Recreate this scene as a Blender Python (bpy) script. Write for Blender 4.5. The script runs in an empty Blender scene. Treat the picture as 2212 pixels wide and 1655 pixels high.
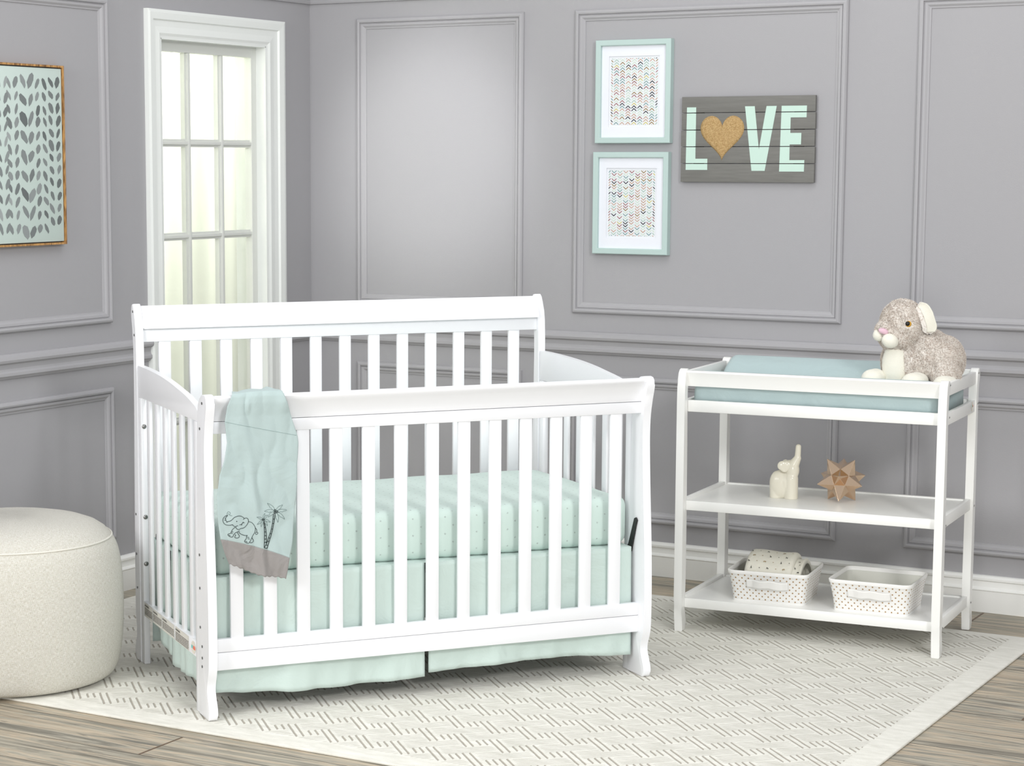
import bpy, bmesh, math, random
from math import pi, sin, cos, tan, atan2, sqrt, radians
from mathutils import Vector, Matrix
random.seed(11)
SC = bpy.context.scene
COL = SC.collection

# ------------------------------------------------------------------ helpers
def tag(o, label=None, cat=None, group=None, kind=None):
    if label: o['label'] = label
    if cat: o['category'] = cat
    if group: o['group'] = group
    if kind: o['kind'] = kind
    return o

def empty(name, loc, rz=0.0, label=None, cat=None, group=None, kind=None):
    o = bpy.data.objects.new(name, None)
    o.empty_display_size = 0.05
    o.location = loc
    o.rotation_euler = (0, 0, rz)
    COL.objects.link(o)
    return tag(o, label, cat, group, kind)

def link(name, me, mats, parent=None, smooth=False, angle=None):
    if not isinstance(mats, (list, tuple)): mats = [mats]
    for m in mats: me.materials.append(m)
    if smooth or angle:
        for p in me.polygons: p.use_smooth = True
    if angle:
        try: me.set_sharp_from_angle(angle=radians(angle))
        except Exception: pass
    o = bpy.data.objects.new(name, me)
    COL.objects.link(o)
    if parent: o.parent = parent
    return o

def from_bm(name, bm, mats, parent=None, smooth=False, angle=None):
    bmesh.ops.recalc_face_normals(bm, faces=bm.faces[:])
    me = bpy.data.meshes.new(name)
    bm.to_mesh(me); bm.free()
    return link(name, me, mats, parent, smooth, angle)

def add_box(bm, x0, x1, y0, y1, z0, z1, bev=0.0, seg=2, mat=0):
    vs = [bm.verts.new(p) for p in ((x0,y0,z0),(x1,y0,z0),(x1,y1,z0),(x0,y1,z0),(x0,y0,z1),(x1,y0,z1),(x1,y1,z1),(x0,y1,z1))]
    fs = [bm.faces.new([vs[i] for i in f]) for f in ((3,2,1,0),(4,5,6,7),(0,1,5,4),(1,2,6,5),(2,3,7,6),(3,0,4,7))]
    for f in fs: f.material_index = mat
    if bev > 0:
        es = list({e for f in fs for e in f.edges})
        r = bmesh.ops.bevel(bm, geom=es, offset=bev, segments=seg, profile=0.5, affect='EDGES')
        for f in r['faces']: f.material_index = mat

def box(name, b, mat, parent=None, bev=0.002, seg=2):
    bm = bmesh.new(); add_box(bm, *b, bev=bev, seg=seg)
    return from_bm(name, bm, mat, parent, angle=35 if bev else None)

def prism(name, pts, a0, a1, axis, mat, parent=None, bev=0.0, seg=2, smooth=True):
    """extrude a 2D outline along axis 'x','y','z' from a0 to a1"""
    bm = bmesh.new()
    def P(p, a):
        if axis == 'x': return (a, p[0], p[1])
        if axis == 'y': return (p[0], a, p[1])
        return (p[0], p[1], a)
    A = [bm.verts.new(P(p, a0)) for p in pts]; B = [bm.verts.new(P(p, a1)) for p in pts]
    f1 = bm.faces.new(A); f2 = bm.faces.new(B[::-1]); n = len(pts)
    for i in range(n): bm.faces.new((A[i], A[(i+1)%n], B[(i+1)%n], B[i]))
    if bev:
        es = list(f1.edges) + list(f2.edges)
        bmesh.ops.bevel(bm, geom=es, offset=bev, segments=seg, profile=0.5, affect='EDGES')
    return from_bm(name, bm, mat, parent, angle=40 if smooth else None)

def catmull(pts, n=5, closed=False):
    out = []; N = len(pts)
    for i in range(N if closed else N-1):
        g = (lambda k: pts[k % N]) if closed else (lambda k: pts[max(0, min(N-1, k))])
        p0, p1, p2, p3 = g(i-1), g(i), g(i+1), g(i+2)
        for j in range(n):
            t = j/n
            out.append(tuple(0.5*((2*b)+(-a+c)*t+(2*a-5*b+4*c-d)*t*t+(-a+3*b-3*c+d)*t**3) for a, b, c, d in zip(p0, p1, p2, p3)))
    if not closed: out.append(tuple(pts[-1]))
    return out

def lerp_tab(tab, x):
    if x <= tab[0][0]: return tab[0][1]
    for (a, b), (c, d) in zip(tab, tab[1:]):
        if x <= c: return b+(d-b)*(x-a)/(c-a)
    return tab[-1][1]

def grid_mesh(name, nu, nv, fn, mats, parent=None, uvs=None, thick=0.0, closed_u=False, offset=-1):
    bm = bmesh.new(); V = []
    for j in range(nv+1):
        V.append([bm.verts.new(fn(i/nu, j/nv)) for i in range(nu if closed_u else nu+1)])
    uvl = bm.loops.layers.uv.new('UVMap')
    for j in range(nv):
        for i in range(nu):
            i2 = (i+1) % nu if closed_u else i+1
            f = bm.faces.new((V[j][i], V[j][i2], V[j+1][i2], V[j+1][i]))
            if uvs:
                for lp, (a, b) in zip(f.loops, ((i/nu, j/nv), ((i+1)/nu, j/nv), ((i+1)/nu, (j+1)/nv), (i/nu, (j+1)/nv))):
                    lp[uvl].uv = uvs(a, b)
    bmesh.ops.recalc_face_normals(bm, faces=bm.faces[:])
    me = bpy.data.meshes.new(name); bm.to_mesh(me); bm.free()
    o = link(name, me, mats, parent, smooth=True)
    if thick:
        m = o.modifiers.new('Solidify', 'SOLIDIFY'); m.thickness = thick; m.offset = offset
    return o

def add_tube(bm, pts, r, sides=6, closed=False, mat=0, cap=True):
    pts = [Vector(p) for p in pts]; n = len(pts); rings = []
    up = Vector((0, 0, 1)); prev = None
    for i, p in enumerate(pts):
        a = pts[(i-1) % n] if (closed or i > 0) else p
        b = pts[(i+1) % n] if (closed or i < n-1) else p
        t = (b-a)
        if t.length < 1e-9: t = Vector((1, 0, 0))
        t.normalize()
        if prev is None:
            s = t.cross(up)
            if s.length < 1e-3: s = t.cross(Vector((0, 1, 0)))
        else:
            s = prev - t*prev.dot(t)
        s.normalize(); prev = s; q = t.cross(s)
        rr = r(i/(n-1)) if callable(r) else r
        rings.append([bm.verts.new(p+(s*cos(2*pi*k/sides)+q*sin(2*pi*k/sides))*rr) for k in range(sides)])
    for i in range(n if closed else n-1):
        A, B = rings[i], rings[(i+1) % n]
        for k in range(sides):
            f = bm.faces.new((A[k], A[(k+1) % sides], B[(k+1) % sides], B[k])); f.material_index = mat; f.smooth = True
    if cap and not closed:
        bm.faces.new(rings[0][::-1]).material_index = mat; bm.faces.new(rings[-1]).material_index = mat

def lathe(name, prof, seg, mats, parent=None, loc=(0, 0, 0), jitter=None):
    bm = bmesh.new(); rings = []
    uvl = bm.loops.layers.uv.new('UVMap')
    for r, z in prof:
        if r < 1e-6: rings.append([bm.verts.new((loc[0], loc[1], loc[2]+z))])
        else: rings.append([bm.verts.new((loc[0]+r*cos(2*pi*k/seg), loc[1]+r*sin(2*pi*k/seg), loc[2]+z)) for k in range(seg)])
    s = 0
    for i in range(len(prof)-1):
        A, B = rings[i], rings[i+1]; ds = sqrt((prof[i+1][0]-prof[i][0])**2+(prof[i+1][1]-prof[i][1])**2)
        R = max(prof[i][0], prof[i+1][0])
        for k in range(seg):
            k2 = (k+1) % seg
            if len(A) == 1 and len(B) == 1: continue
            if len(A) == 1: f = bm.faces.new((A[0], B[k2], B[k])); uv = ((k, s), (k+1, s+ds), (k, s+ds))
            elif len(B) == 1: f = bm.faces.new((A[k], A[k2], B[0])); uv = ((k, s), (k+1, s), (k, s+ds))
            else: f = bm.faces.new((A[k], A[k2], B[k2], B[k])); uv = ((k, s), (k+1, s), (k+1, s+ds), (k, s+ds))
            for lp, (a, b) in zip(f.loops, uv): lp[uvl].uv = (a/seg*2*pi*0.33, b)
        s += ds
    return from_bm(name, bm, mats, parent, smooth=True)

def rbox(name, b, r, n, mats, parent=None, fn=None, seg=None):
    """rounded, subdivided box with metre UVs (upholstery)"""
    x0, x1, y0, y1, z0, z1 = b
    L = (x1-x0, y1-y0, z1-z0); c = ((x0+x1)/2, (y0+y1)/2, (z0+z1)/2)
    bm = bmesh.new(); uvl = bm.loops.layers.uv.new('UVMap'); cache = {}
    N = seg or [max(2, int(l/n)) for l in L]
    def par(k, i):
        m = N[k]; h = L[k]/2; rr = min(r, h*0.999)
        q = max(2, min(4, m//3))
        if i <= q: return -h+rr*(1-cos(pi/2*i/q)) if False else -h+rr*i/q
        if i >= m-q: return h-rr*(m-i)/q
        return -h+rr+(L[k]-2*rr)*(i-q)/(m-2*q)
    def vert(i, j, k):
        key = (i, j, k)
        if key in cache: return cache[key]
        p = [par(0, i), par(1, j), par(2, k)]
        inn = [max(-(L[a]/2-min(r, L[a]/2*0.999)), min(L[a]/2-min(r, L[a]/2*0.999), p[a])) for a in range(3)]
        d = Vector([p[a]-inn[a] for a in range(3)])
        if d.length > 1e-9:
            m = max(abs(v) for v in d)
            d = d.normalized()*min(r, m if m < r*0.999 else r) if False else d.normalized()*min(r, max(abs(d.x), abs(d.y), abs(d.z)))
        P = Vector([c[a]+inn[a]+d[a] for a in range(3)])
        if fn: P = fn(P)
        cache[key] = bm.verts.new(P); return cache[key]
    def quad(idx, ax):
        f = bm.faces.new([vert(*i) for i in idx])
        for lp, i in zip(f.loops, idx):
            p = [par(0, i[0]), par(1, i[1]), par(2, i[2])]
            o = [a for a in range(3) if a != ax]
            lp[uvl].uv = (p[o[0]], p[o[1]])
    nx, ny, nz = N
    for i in range(nx):
        for j in range(ny):
            for k in (0, nz): quad(((i,j,k),(i+1,j,k),(i+1,j+1,k),(i,j+1,k)), 2)
        for k in range(nz):
            for j in (0, ny): quad(((i,j,k),(i+1,j,k),(i+1,j,k+1),(i,j,k+1)), 1)
    for j in range(ny):
        for k in range(nz):
            for i in (0, nx): quad(((i,j,k),(i,j+1,k),(i,j+1,k+1),(i,j,k+1)), 0)
    return from_bm(name, bm, mats, parent, smooth=True)

def blob(name, elems, mats, parent=None, voxel=0.004, it=8, factor=0.6, smooth=True, flat=None):
    """one continuous body: ellipsoids ('e',c,r[,euler]) and tapered capsules ('c',p0,p1,r0,r1) fused and smoothed"""
    bm = bmesh.new()
    for e in elems:
        if e[0] == 'e':
            R = Matrix.Identity(4)
            if len(e) > 3:
                from mathutils import Euler
                R = Euler(e[3]).to_matrix().to_4x4()
            bmesh.ops.create_icosphere(bm, subdivisions=4, radius=1.0, matrix=Matrix.Translation(e[1]) @ R @ Matrix.Diagonal((*e[2], 1)))
        else:
            p0, p1 = Vector(e[1]), Vector(e[2]); n = max(3, int((p1-p0).length/(min(e[3], e[4])*.35))+1)
            for i in range(n+1):
                t = i/n; r = e[3]+(e[4]-e[3])*t
                bmesh.ops.create_icosphere(bm, subdivisions=3, radius=r, matrix=Matrix.Translation(p0.lerp(p1, t)))
    me = bpy.data.meshes.new('tmp'); bm.to_mesh(me); bm.free()
    ob = bpy.data.objects.new('tmp', me); COL.objects.link(ob)
    m = ob.modifiers.new('r', 'REMESH'); m.mode = 'VOXEL'; m.voxel_size = voxel
    m = ob.modifiers.new('s', 'SMOOTH'); m.iterations = it; m.factor = factor
    bpy.context.view_layer.update()
    out = bpy.data.meshes.new_from_object(ob.evaluated_get(bpy.context.evaluated_depsgraph_get()))
    bpy.data.objects.remove(ob); bpy.data.meshes.remove(me); out.name = name
    if flat is not None:
        for v in out.vertices:
            if v.co.z < flat: v.co.z = flat
    return link(name, out, mats, parent, smooth=smooth)

# ------------------------------------------------------------------ materials
def sr(r, g, b):
    f = lambda c: (c/255/12.92) if c/255 <= 0.04045 else ((c/255+0.055)/1.055)**2.4
    return (f(r), f(g), f(b), 1)

class M:
    def __init__(s, name, col=(0.8, 0.8, 0.8, 1), rough=0.5, metal=0.0, sheen=0.0, spec=0.5, coat=0.0):
        s.m = bpy.data.materials.new(name); s.m.use_nodes = True
        s.nt = s.m.node_tree; s.N = s.nt.nodes; s.L = s.nt.links
        s.b = s.N['Principled BSDF']; s.b.inputs['Base Color'].default_value = col
        s.b.inputs['Roughness'].default_value = rough; s.b.inputs['Metallic'].default_value = metal
        s.b.inputs['Specular IOR Level'].default_value = spec
        if sheen: s.b.inputs['Sheen Weight'].default_value = sheen
        if coat: s.b.inputs['Coat Weight'].default_value = coat
    def n(s, t, **k):
        nd = s.N.new(t)
        for a, v in k.items(): setattr(nd, a, v)
        return nd
    def coord(s, kind='Object'): return s.n('ShaderNodeTexCoord').outputs[kind]
    def plug(s, v, inp):
        if isinstance(v, (int, float)): inp.default_value = v
        else: s.L.new(v, inp)
    def math(s, op, a, b=0.0, c=0.0, clamp=False):
        nd = s.n('ShaderNodeMath', operation=op); nd.use_clamp = clamp
        s.plug(a, nd.inputs[0]); s.plug(b, nd.inputs[1])
        if op in ('MULTIPLY_ADD', 'WRAP', 'COMPARE', 'SMOOTH_MIN'): s.plug(c, nd.inputs[2])
        return nd.outputs[0]
    def sep(s, v):
        nd = s.n('ShaderNodeSeparateXYZ'); s.L.new(v, nd.inputs[0]); return nd.outputs
    def comb(s, x, y, z=0.0):
        nd = s.n('ShaderNodeCombineXYZ')
        for v, i in zip((x, y, z), nd.inputs): s.plug(v, i)
        return nd.outputs[0]
    def noise(s, vec, scale=5, detail=3, rough=0.5, dist=0.0):
        nd = s.n('ShaderNodeTexNoise'); s.L.new(vec, nd.inputs['Vector'])
        nd.inputs['Scale'].default_value = scale; nd.inputs['Detail'].default_value = detail
        nd.inputs['Roughness'].default_value = rough; nd.inputs['Distortion'].default_value = dist
        return nd.outputs['Fac']
    def wn(s, v):
        nd = s.n('ShaderNodeTexWhiteNoise', noise_dimensions='1D'); s.plug(v, nd.inputs['W']); return nd.outputs['Value']
    def ramp(s, f, stops):
        nd = s.n('ShaderNodeValToRGB'); s.plug(f, nd.inputs[0]); cr = nd.color_ramp
        while len(cr.elements) < len(stops): cr.elements.new(0.5)
        for e, (p, c) in zip(cr.elements, stops): e.position = p; e.color = c
        return nd.outputs[0]
    def mix(s, f, a, b, blend='MIX'):
        nd = s.n('ShaderNodeMix', data_type='RGBA', blend_type=blend)
        s.plug(f, nd.inputs['Factor'])
        for v, i in ((a, nd.inputs[6]), (b, nd.inputs[7])):
            if isinstance(v, tuple): i.default_value = v
            else: s.L.new(v, i)
        return nd.outputs[2]
    def color(s, v): s.L.new(v, s.b.inputs['Base Color'])
    def bump(s, h, dist=0.002, strength=1.0):
        nd = s.n('ShaderNodeBump'); nd.inputs['Distance'].default_value = dist; nd.inputs['Strength'].default_value = strength
        s.L.new(h, nd.inputs['Height']); s.L.new(nd.outputs[0], s.b.inputs['Normal']); return nd
    def map(s, v, sc=(1, 1, 1), loc=(0, 0, 0), rot=(0, 0, 0)):
        nd = s.n('ShaderNodeMapping'); s.L.new(v, nd.inputs[0]); nd.inputs['Scale'].default_value = sc
        nd.inputs['Location'].default_value = loc; nd.inputs['Rotation'].default_value = rot; return nd.outputs[0]

def plain(name, col, rough=0.5, bump=0.0, bscale=300, **k):
    m = M(name, col, rough, **k)
    if bump:
        m.bump(m.noise(m.coord(), bscale, 3), bump)
    return m.m

WALLC = sr(171, 170, 173)
mat_wall = plain('grey_wall_paint', WALLC, 0.85, 0.0003, 220, spec=0.06)
mat_trimgrey = plain('grey_trim_paint', sr(175, 174, 177), 0.7, 0.0002, 120, spec=0.15)
mat_casing = plain('white_trim_paint', sr(238, 241, 238), 0.45, 0.0002, 90)
mat_sash = plain('white_sash_paint', sr(222, 224, 219), 0.45, 0.0002, 90)
mat_base = plain('white_baseboard_paint', sr(244, 244, 241), 0.4, 0.0002, 90)
mat_white = plain('white_crib_lacquer', sr(243, 244, 247), 0.33, 0.00008, 40)
mat_cream = plain('white_table_lacquer', sr(243, 243, 240), 0.33, 0.00008, 40)
mat_shelf = plain('white_shelf_laminate', sr(236, 236, 229), 0.3)
mat_metal = plain('dull_steel', sr(150, 150, 148), 0.35, metal=1.0)
mat_black = plain('black_steel', sr(22, 24, 22), 0.45)
mat_dark = plain('dark_recess', sr(60, 55, 48), 0.8)
mat_wood = plain('raw_orange_wood', sr(190, 130, 70), 0.6)

# glass: thin clear pane
mg = M('clear_glass'); g1 = mg.n('ShaderNodeBsdfTransparent'); g2 = mg.n('ShaderNodeBsdfGlossy'); g2.inputs['Roughness'].default_value = 0.03
mx = mg.n('ShaderNodeMixShader'); mx.inputs[0].default_value = 0.05; mg.L.new(g1.outputs[0], mx.inputs[1]); mg.L.new(g2.outputs[0], mx.inputs[2])
mg.L.new(mx.outputs[0], mg.N['Material Output'].inputs[0]); mat_glass = mg.m

def fabric(name, col, weave=900, bump=0.0003, rough=0.85, wr=0.0, wrs=6, sheen=0.15, mottling=0.0, col2=None, wrough=0.5):
    m = M(name, col, rough, sheen=sheen, spec=0.2)
    c = m.coord()
    w = m.noise(c, weave, 2)
    h = m.math('MULTIPLY', w, bump)
    if wr:
        h = m.math('MULTIPLY_ADD', m.noise(c, wrs, 4, wrough, 0.8), wr, h)
    m.bump(h, 1.0)
    if mottling:
        m.color(m.mix(m.math('MULTIPLY', m.noise(c, weave*0.35, 3), mottling), col, col2))
    return m
mat_blanket = fabric('mint_blanket_cotton', sr(178, 195, 194), wr=0.008, wrs=7).m
mat_hem = fabric('grey_hem_cotton', sr(150, 146, 144), wr=0.012, wrs=14).m
mat_pad = fabric('mint_pad_cover', sr(178, 196, 197), wr=0.008, wrs=8).m
mat_skirt = fabric('mint_skirt_cotton', sr(204, 220, 214), wr=0.012, wrs=7).m
mat_plush_cream = fabric('cream_plush', sr(238, 235, 222), 500, 0.001, sheen=0.4).m
mat_thread = plain('dark_thread', sr(40, 52, 52), 0.8)
mat_thread2 = plain('grey_thread', sr(120, 138, 136), 0.8)
mat_seam = plain('seam_thread', sr(140, 160, 158), 0.8)

# mattress sheet with tiny stars
def star_sheet():
    m = fabric('mint_star_sheet', sr(209, 226, 219), wr=0.005, wrs=6)
    uv = m.sep(m.coord('UV'))
    P = 0.052
    def cell(ox, oy):
        a = m.math('SUBTRACT', m.math('WRAP', m.math('ADD', uv[0], ox), P, 0.0), P/2)
        b = m.math('SUBTRACT', m.math('WRAP', m.math('ADD', uv[1], oy), P, 0.0), P/2)
        r = m.math('SQRT', m.math('ADD', m.math('MULTIPLY', a, a), m.math('MULTIPLY', b, b)))
        th = m.math('ARCTAN2', b, a)
        lim = m.math('MULTIPLY_ADD', m.math('COSINE', m.math('MULTIPLY', th, 5.0)), 0.0011, 0.0025)
        return m.math('LESS_THAN', r, lim)
    f = m.math('MAXIMUM', cell(0, 0), cell(P/2, P/2))
    n = m.n('ShaderNodeTexWhiteNoise', noise_dimensions='2D')
    m.L.new(m.comb(m.math('FLOOR', m.math('DIVIDE', uv[0], P/2)), m.math('FLOOR', m.math('DIVIDE', uv[1], P/2))), n.inputs['Vector'])
    f = m.math('MULTIPLY', f, m.math('MULTIPLY_ADD', n.outputs['Value'], 0.6, 0.3))
    m.color(m.mix(f, sr(209, 226, 219), sr(150, 160, 156)))
    return m.m
mat_sheet = star_sheet()

# gold polka dots
def dots():
    m = fabric('white_gold_dot_canvas', sr(240, 239, 236), 600, 0.0002, sheen=0)
    uv = m.sep(m.coord('UV')); P = 0.0215
    def cell(o):
        a = m.math('SUBTRACT', m.math('WRAP', m.math('ADD', uv[0], o), P, 0.0), P/2)
        b = m.math('SUBTRACT', m.math('WRAP', m.math('ADD', uv[1], o), P, 0.0), P/2)
        return m.math('LESS_THAN', m.math('ADD', m.math('MULTIPLY', a, a), m.math('MULTIPLY', b, b)), 0.0027**2)
    f = m.math('MAXIMUM', cell(0.0), cell(P/2))
    m.color(m.mix(f, sr(240, 239, 236), sr(176, 146, 108)))
    m.L.new(m.math('MULTIPLY', f, 0.2), m.b.inputs['Metallic'])
    return m.m
mat_dots = dots()
mat_canvas = fabric('plain_white_canvas', sr(240, 239, 236), 600, 0.0003, sheen=0).m
mat_liner = fabric('pale_grey_liner', sr(214, 214, 206), 600, 0.0003, sheen=0).m

# linen pouf
def linen():
    m = M('oatmeal_linen', sr(222, 218, 206), 0.9, sheen=0.2, spec=0.15)
    uv = m.coord('UV')
    a = m.noise(m.map(uv, (90, 900, 1)), 1, 3, 0.6); b = m.noise(m.map(uv, (900, 90, 1)), 1, 3, 0.6)
    s = m.sep(uv)
    wx = m.math('SINE', m.math('MULTIPLY', s[0], 1250)); wy = m.math('SINE', m.math('MULTIPLY', s[1], 1250))
    h = m.math('MULTIPLY_ADD', m.math('MULTIPLY', wx, wy), 0.25, m.math('ADD', a, b))
    m.bump(m.math('MULTIPLY', h, 0.0016), 1.0)
    f = m.math('MULTIPLY_ADD', m.math('MULTIPLY', wx, wy), 0.16, m.math('MULTIPLY', m.math('ADD', a, b), 0.5))
    m.color(m.ramp(f, [(0.3, sr(182, 174, 152)), (0.5, sr(226, 223, 213)), (0.68, sr(250, 249, 244))]))
    return m.m
mat_linen = linen()

# wide plank floor
def floor_mat():
    m = M('weathered_oak_planks', sr(160, 150, 135), 0.5, spec=0.35)
    x, y, z = m.sep(m.coord())
    row = m.math('FLOOR', m.math('DIVIDE', m.math('ADD', y, 0.03), 0.2))
    fy = m.math('ABSOLUTE', m.math('SUBTRACT', m.math('FRACT', m.math('DIVIDE', m.math('ADD', y, 0.03), 0.2)), 0.5))
    off = m.math('MULTIPLY', m.math('FRACT', m.math('MULTIPLY', row, 0.375)), 2.0)
    xs = m.math('DIVIDE', m.math('ADD', m.math('SUBTRACT', x, 1.43+0.75), off), 2.0)
    colr = m.math('FLOOR', xs); fx = m.math('ABSOLUTE', m.math('SUBTRACT', m.math('FRACT', xs), 0.5))
    pid = m.math('ADD', m.math('MULTIPLY', row, 7.31), m.math('MULTIPLY', colr, 3.17))
    r1 = m.wn(pid); r2 = m.wn(m.math('ADD', pid, 51.7))
    gx = m.math('MULTIPLY_ADD', r1, 30.0, m.math('MULTIPLY', x, 1.0)); gy = m.math('MULTIPLY_ADD', r2, 9.0, y)
    v1 = m.comb(m.math('MULTIPLY', gx, 1.3), m.math('MULTIPLY', gy, 16.0), r1)
    v2 = m.comb(m.math('MULTIPLY', gx, 5.0), m.math('MULTIPLY', gy, 95.0), r2)
    n1 = m.noise(v1, 1.0, 5, 0.6, 1.2); n2 = m.noise(v2, 1.0, 4, 0.65, 0.4)
    kn = m.noise(m.comb(m.math('MULTIPLY', gx, 5.0), m.math('MULTIPLY', gy, 13.0), r1), 1.0, 3, 0.5, 2.0)
    c1 = m.ramp(n1, [(0.30, sr(116, 114, 106)), (0.40, sr(152, 149, 139)), (0.47, sr(190, 186, 173)), (0.53, sr(210, 195, 174)), (0.60, sr(172, 169, 157)), (0.70, sr(142, 140, 132))])
    c2 = m.ramp(n2, [(0.32, sr(104, 99, 91)), (0.46, sr(190, 186, 178)), (0.6, sr(238, 234, 226))])
    c = m.mix(0.6, c1, c2, 'MULTIPLY')
    c = m.mix(m.math('MULTIPLY', m.math('SUBTRACT', r1, 0.5), 0.35, clamp=True), c, sr(206, 190, 165))
    c = m.mix(m.ramp(kn, [(0.66, (0, 0, 0, 1)), (0.75, (0.6, 0.6, 0.6, 1))]), c, sr(100, 98, 92))
    bri = m.n('ShaderNodeBrightContrast'); m.L.new(c, bri.inputs[0]); bri.inputs[1].default_value = -0.01; c = bri.outputs[0]
    g1 = m.math('GREATER_THAN', fy, 0.491); g2 = m.math('GREATER_THAN', fx, 0.4979)
    c = m.mix(m.math('MULTIPLY', g1, 0.85), c, sr(66, 60, 52)); c = m.mix(m.math('MULTIPLY', g2, 0.9), c, sr(96, 72, 52))
    m.color(c)
    h = m.math('SUBTRACT', m.math('MULTIPLY', n2, 0.35), m.math('MAXIMUM', g1, g2))
    m.bump(h, 0.0012)
    m.L.new(m.math('MULTIPLY_ADD', n2, 0.3, 0.32), m.b.inputs['Roughness'])
    return m.m
mat_floor = floor_mat()

# carved basket-weave rug
def rug_mat():
    m = M('ivory_carved_rug', sr(222, 219, 207), 0.9, sheen=0.25, spec=0.1)
    co = m.coord(); x, y, z = m.sep(co)
    jit = m.noise(co, 30, 2); jx = m.math('MULTIPLY_ADD', jit, 0.003, m.math('SUBTRACT', x, 0.0015))
    jy = m.math('MULTIPLY_ADD', m.noise(m.map(co, (1, 1, 1), (5, 3, 0)), 30, 2), 0.003, m.math('SUBTRACT', y, 0.0015))
    TX, TY = 0.1155, 0.155; ox, oy = 2.219, -2.266; s2 = sqrt(2)
    def seg(p0, q0, ln, ang, w):
        # local start (p0,q0) in the 45 degree frame; ang=+1 runs along q, -1 along p
        sx = ox+(p0+q0)/s2; sy = oy+(-p0+q0)/s2
        mg_ = 0.006
        X = m.math('WRAP', m.math('ADD', jx, -sx+mg_), TX, 0.0)
        if ang < 0: Y = m.math('WRAP', m.math('ADD', m.math('MULTIPLY', jy, -1.0), sy+mg_), TY, 0.0)
        else: Y = m.math('WRAP', m.math('ADD', jy, -sy+mg_), TY, 0.0)
        d = m.math('ABSOLUTE', m.math('SUBTRACT', X, Y))
        a = m.math('LESS_THAN', d, w*s2)
        b = m.math('LESS_THAN', m.math('ABSOLUTE', m.math('SUBTRACT', X, mg_+ln/s2/2)), ln/s2/2)
        e = m.math('SUBTRACT', 1.0, m.math('DIVIDE', d, w*s2), clamp=True)
        return m.math('MULTIPLY', m.math('MULTIPLY', a, b), m.math('POWER', e, 0.5))
    F = None
    for p0, q0, ln in ((0, 0, .134), (-.004, -.0198, .136), (-.004, -.0390, .053), (-.003, -.0585, .048)):
        t = seg(p0, q0, ln, -1, 0.0034); F = t if F is None else m.math('MAXIMUM', F, t)
    G = None
    for k in range(4):
        t = seg(-.046+.0125*k, -.068, .146, 1, 0.0022); G = t if G is None else m.math('MAXIMUM', G, t)
    for k in range(5):
        t = seg(.010+.0125*k, .014, .066, 1, 0.0022); G = m.math('MAXIMUM', G, t)
    # plain border
    bx = m.math('MULTIPLY', m.math('GREATER_THAN', x, 0.24), m.math('LESS_THAN', x, 3.13))
    by = m.math('MULTIPLY', m.math('GREATER_THAN', y, -2.69), m.math('LESS_THAN', y, -0.44))
    bd = m.math('MULTIPLY', bx, by)
    F = m.math('MULTIPLY', F, bd); G = m.math('MULTIPLY', G, bd)
    base = m.ramp(m.noise(m.map(co, (3, 9, 1), (0, 0, 0), (0, 0, 0.3)), 4, 4, 0.6), [(0.3, sr(219, 217, 206)), (0.7, sr(240, 238, 229))])
    c = m.mix(m.math('MULTIPLY', F, 0.78), base, sr(150, 136, 116))
    c = m.mix(m.math('MULTIPLY', G, 0.34), c, sr(150, 136, 116))
    m.color(c)
    h = m.math('MULTIPLY_ADD', F, -1.0, m.math('MULTIPLY', G, -0.6))
    h = m.math('MULTIPLY_ADD', m.noise(co, 500, 2), 0.35, h)
    h = m.math('MULTIPLY_ADD', m.noise(co, 12, 3), 1.2, h)
    m.bump(h, 0.0035)
    return m.m
mat_rug = rug_mat()

mat_mintframe = plain('mint_frame_paint', sr(187, 208, 204), 0.5)
mat_mat = plain('white_mat_board', sr(236, 238, 245), 0.8)
mat_paper = plain('print_paper', sr(232, 235, 240), 0.7)
CH = [sr(38, 38, 46), sr(160, 112, 112), sr(198, 168, 150), sr(152, 128, 84), sr(128, 160, 160), sr(172, 196, 184), sr(206, 220, 206), sr(206, 196, 120), sr(192, 160, 140)]
mat_ch = [plain('chevron_ink_%d' % i, c, 0.7) for i, c in enumerate(CH)]
mat_goldframe = M('gold_oak_frame', sr(186, 140, 82), 0.5)
_n = mat_goldframe.noise(mat_goldframe.map(mat_goldframe.coord(), (60, 60, 12)), 2, 4)
mat_goldframe.color(mat_goldframe.ramp(_n, [(0.35, sr(120, 82, 44)), (0.6, sr(200, 152, 92))])); mat_goldframe = mat_goldframe.m
mat_canvasmint = plain('mint_canvas', sr(204, 219, 213), 0.8, 0.0002, 800)
mat_strokes = [plain('grey_wash_%d' % i, sr(g, g+6, g+6), 0.75) for i, g in enumerate((106, 120, 134, 146, 162))]
mat_sign = M('grey_painted_planks', sr(132, 131, 127), 0.75)
_c = mat_sign.coord(); _n = mat_sign.noise(mat_sign.map(_c, (6, 6, 60)), 2, 4)
mat_sign.color(mat_sign.ramp(_n, [(0.3, sr(115, 114, 110)), (0.7, sr(124, 123, 119))])); mat_sign.bump(_n, 0.0006); mat_sign = mat_sign.m
mat_letter = plain('mint_letter_paint', sr(200, 226, 214), 0.6)
mb_ = M('burlap', sr(190, 158, 110), 0.95, spec=0.1)
_c = mb_.coord(); _s = mb_.sep(_c)
_w = mb_.math('MULTIPLY', mb_.math('SINE', mb_.math('MULTIPLY', _s[0], 1500)), mb_.math('SINE', mb_.math('MULTIPLY', _s[2], 1500)))
_w = mb_.math('MULTIPLY_ADD', _w, 0.3, mb_.noise(_c, 250, 3))
mb_.color(mb_.ramp(_w, [(0.2, sr(150, 118, 72)), (0.55, sr(194, 162, 114)), (0.85, sr(216, 190, 146))])); mb_.bump(_w, 0.001); mat_burlap = mb_.m
mat_ceramic = plain('ivory_ceramic', sr(238, 233, 216), 0.18, coat=0.3)
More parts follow.
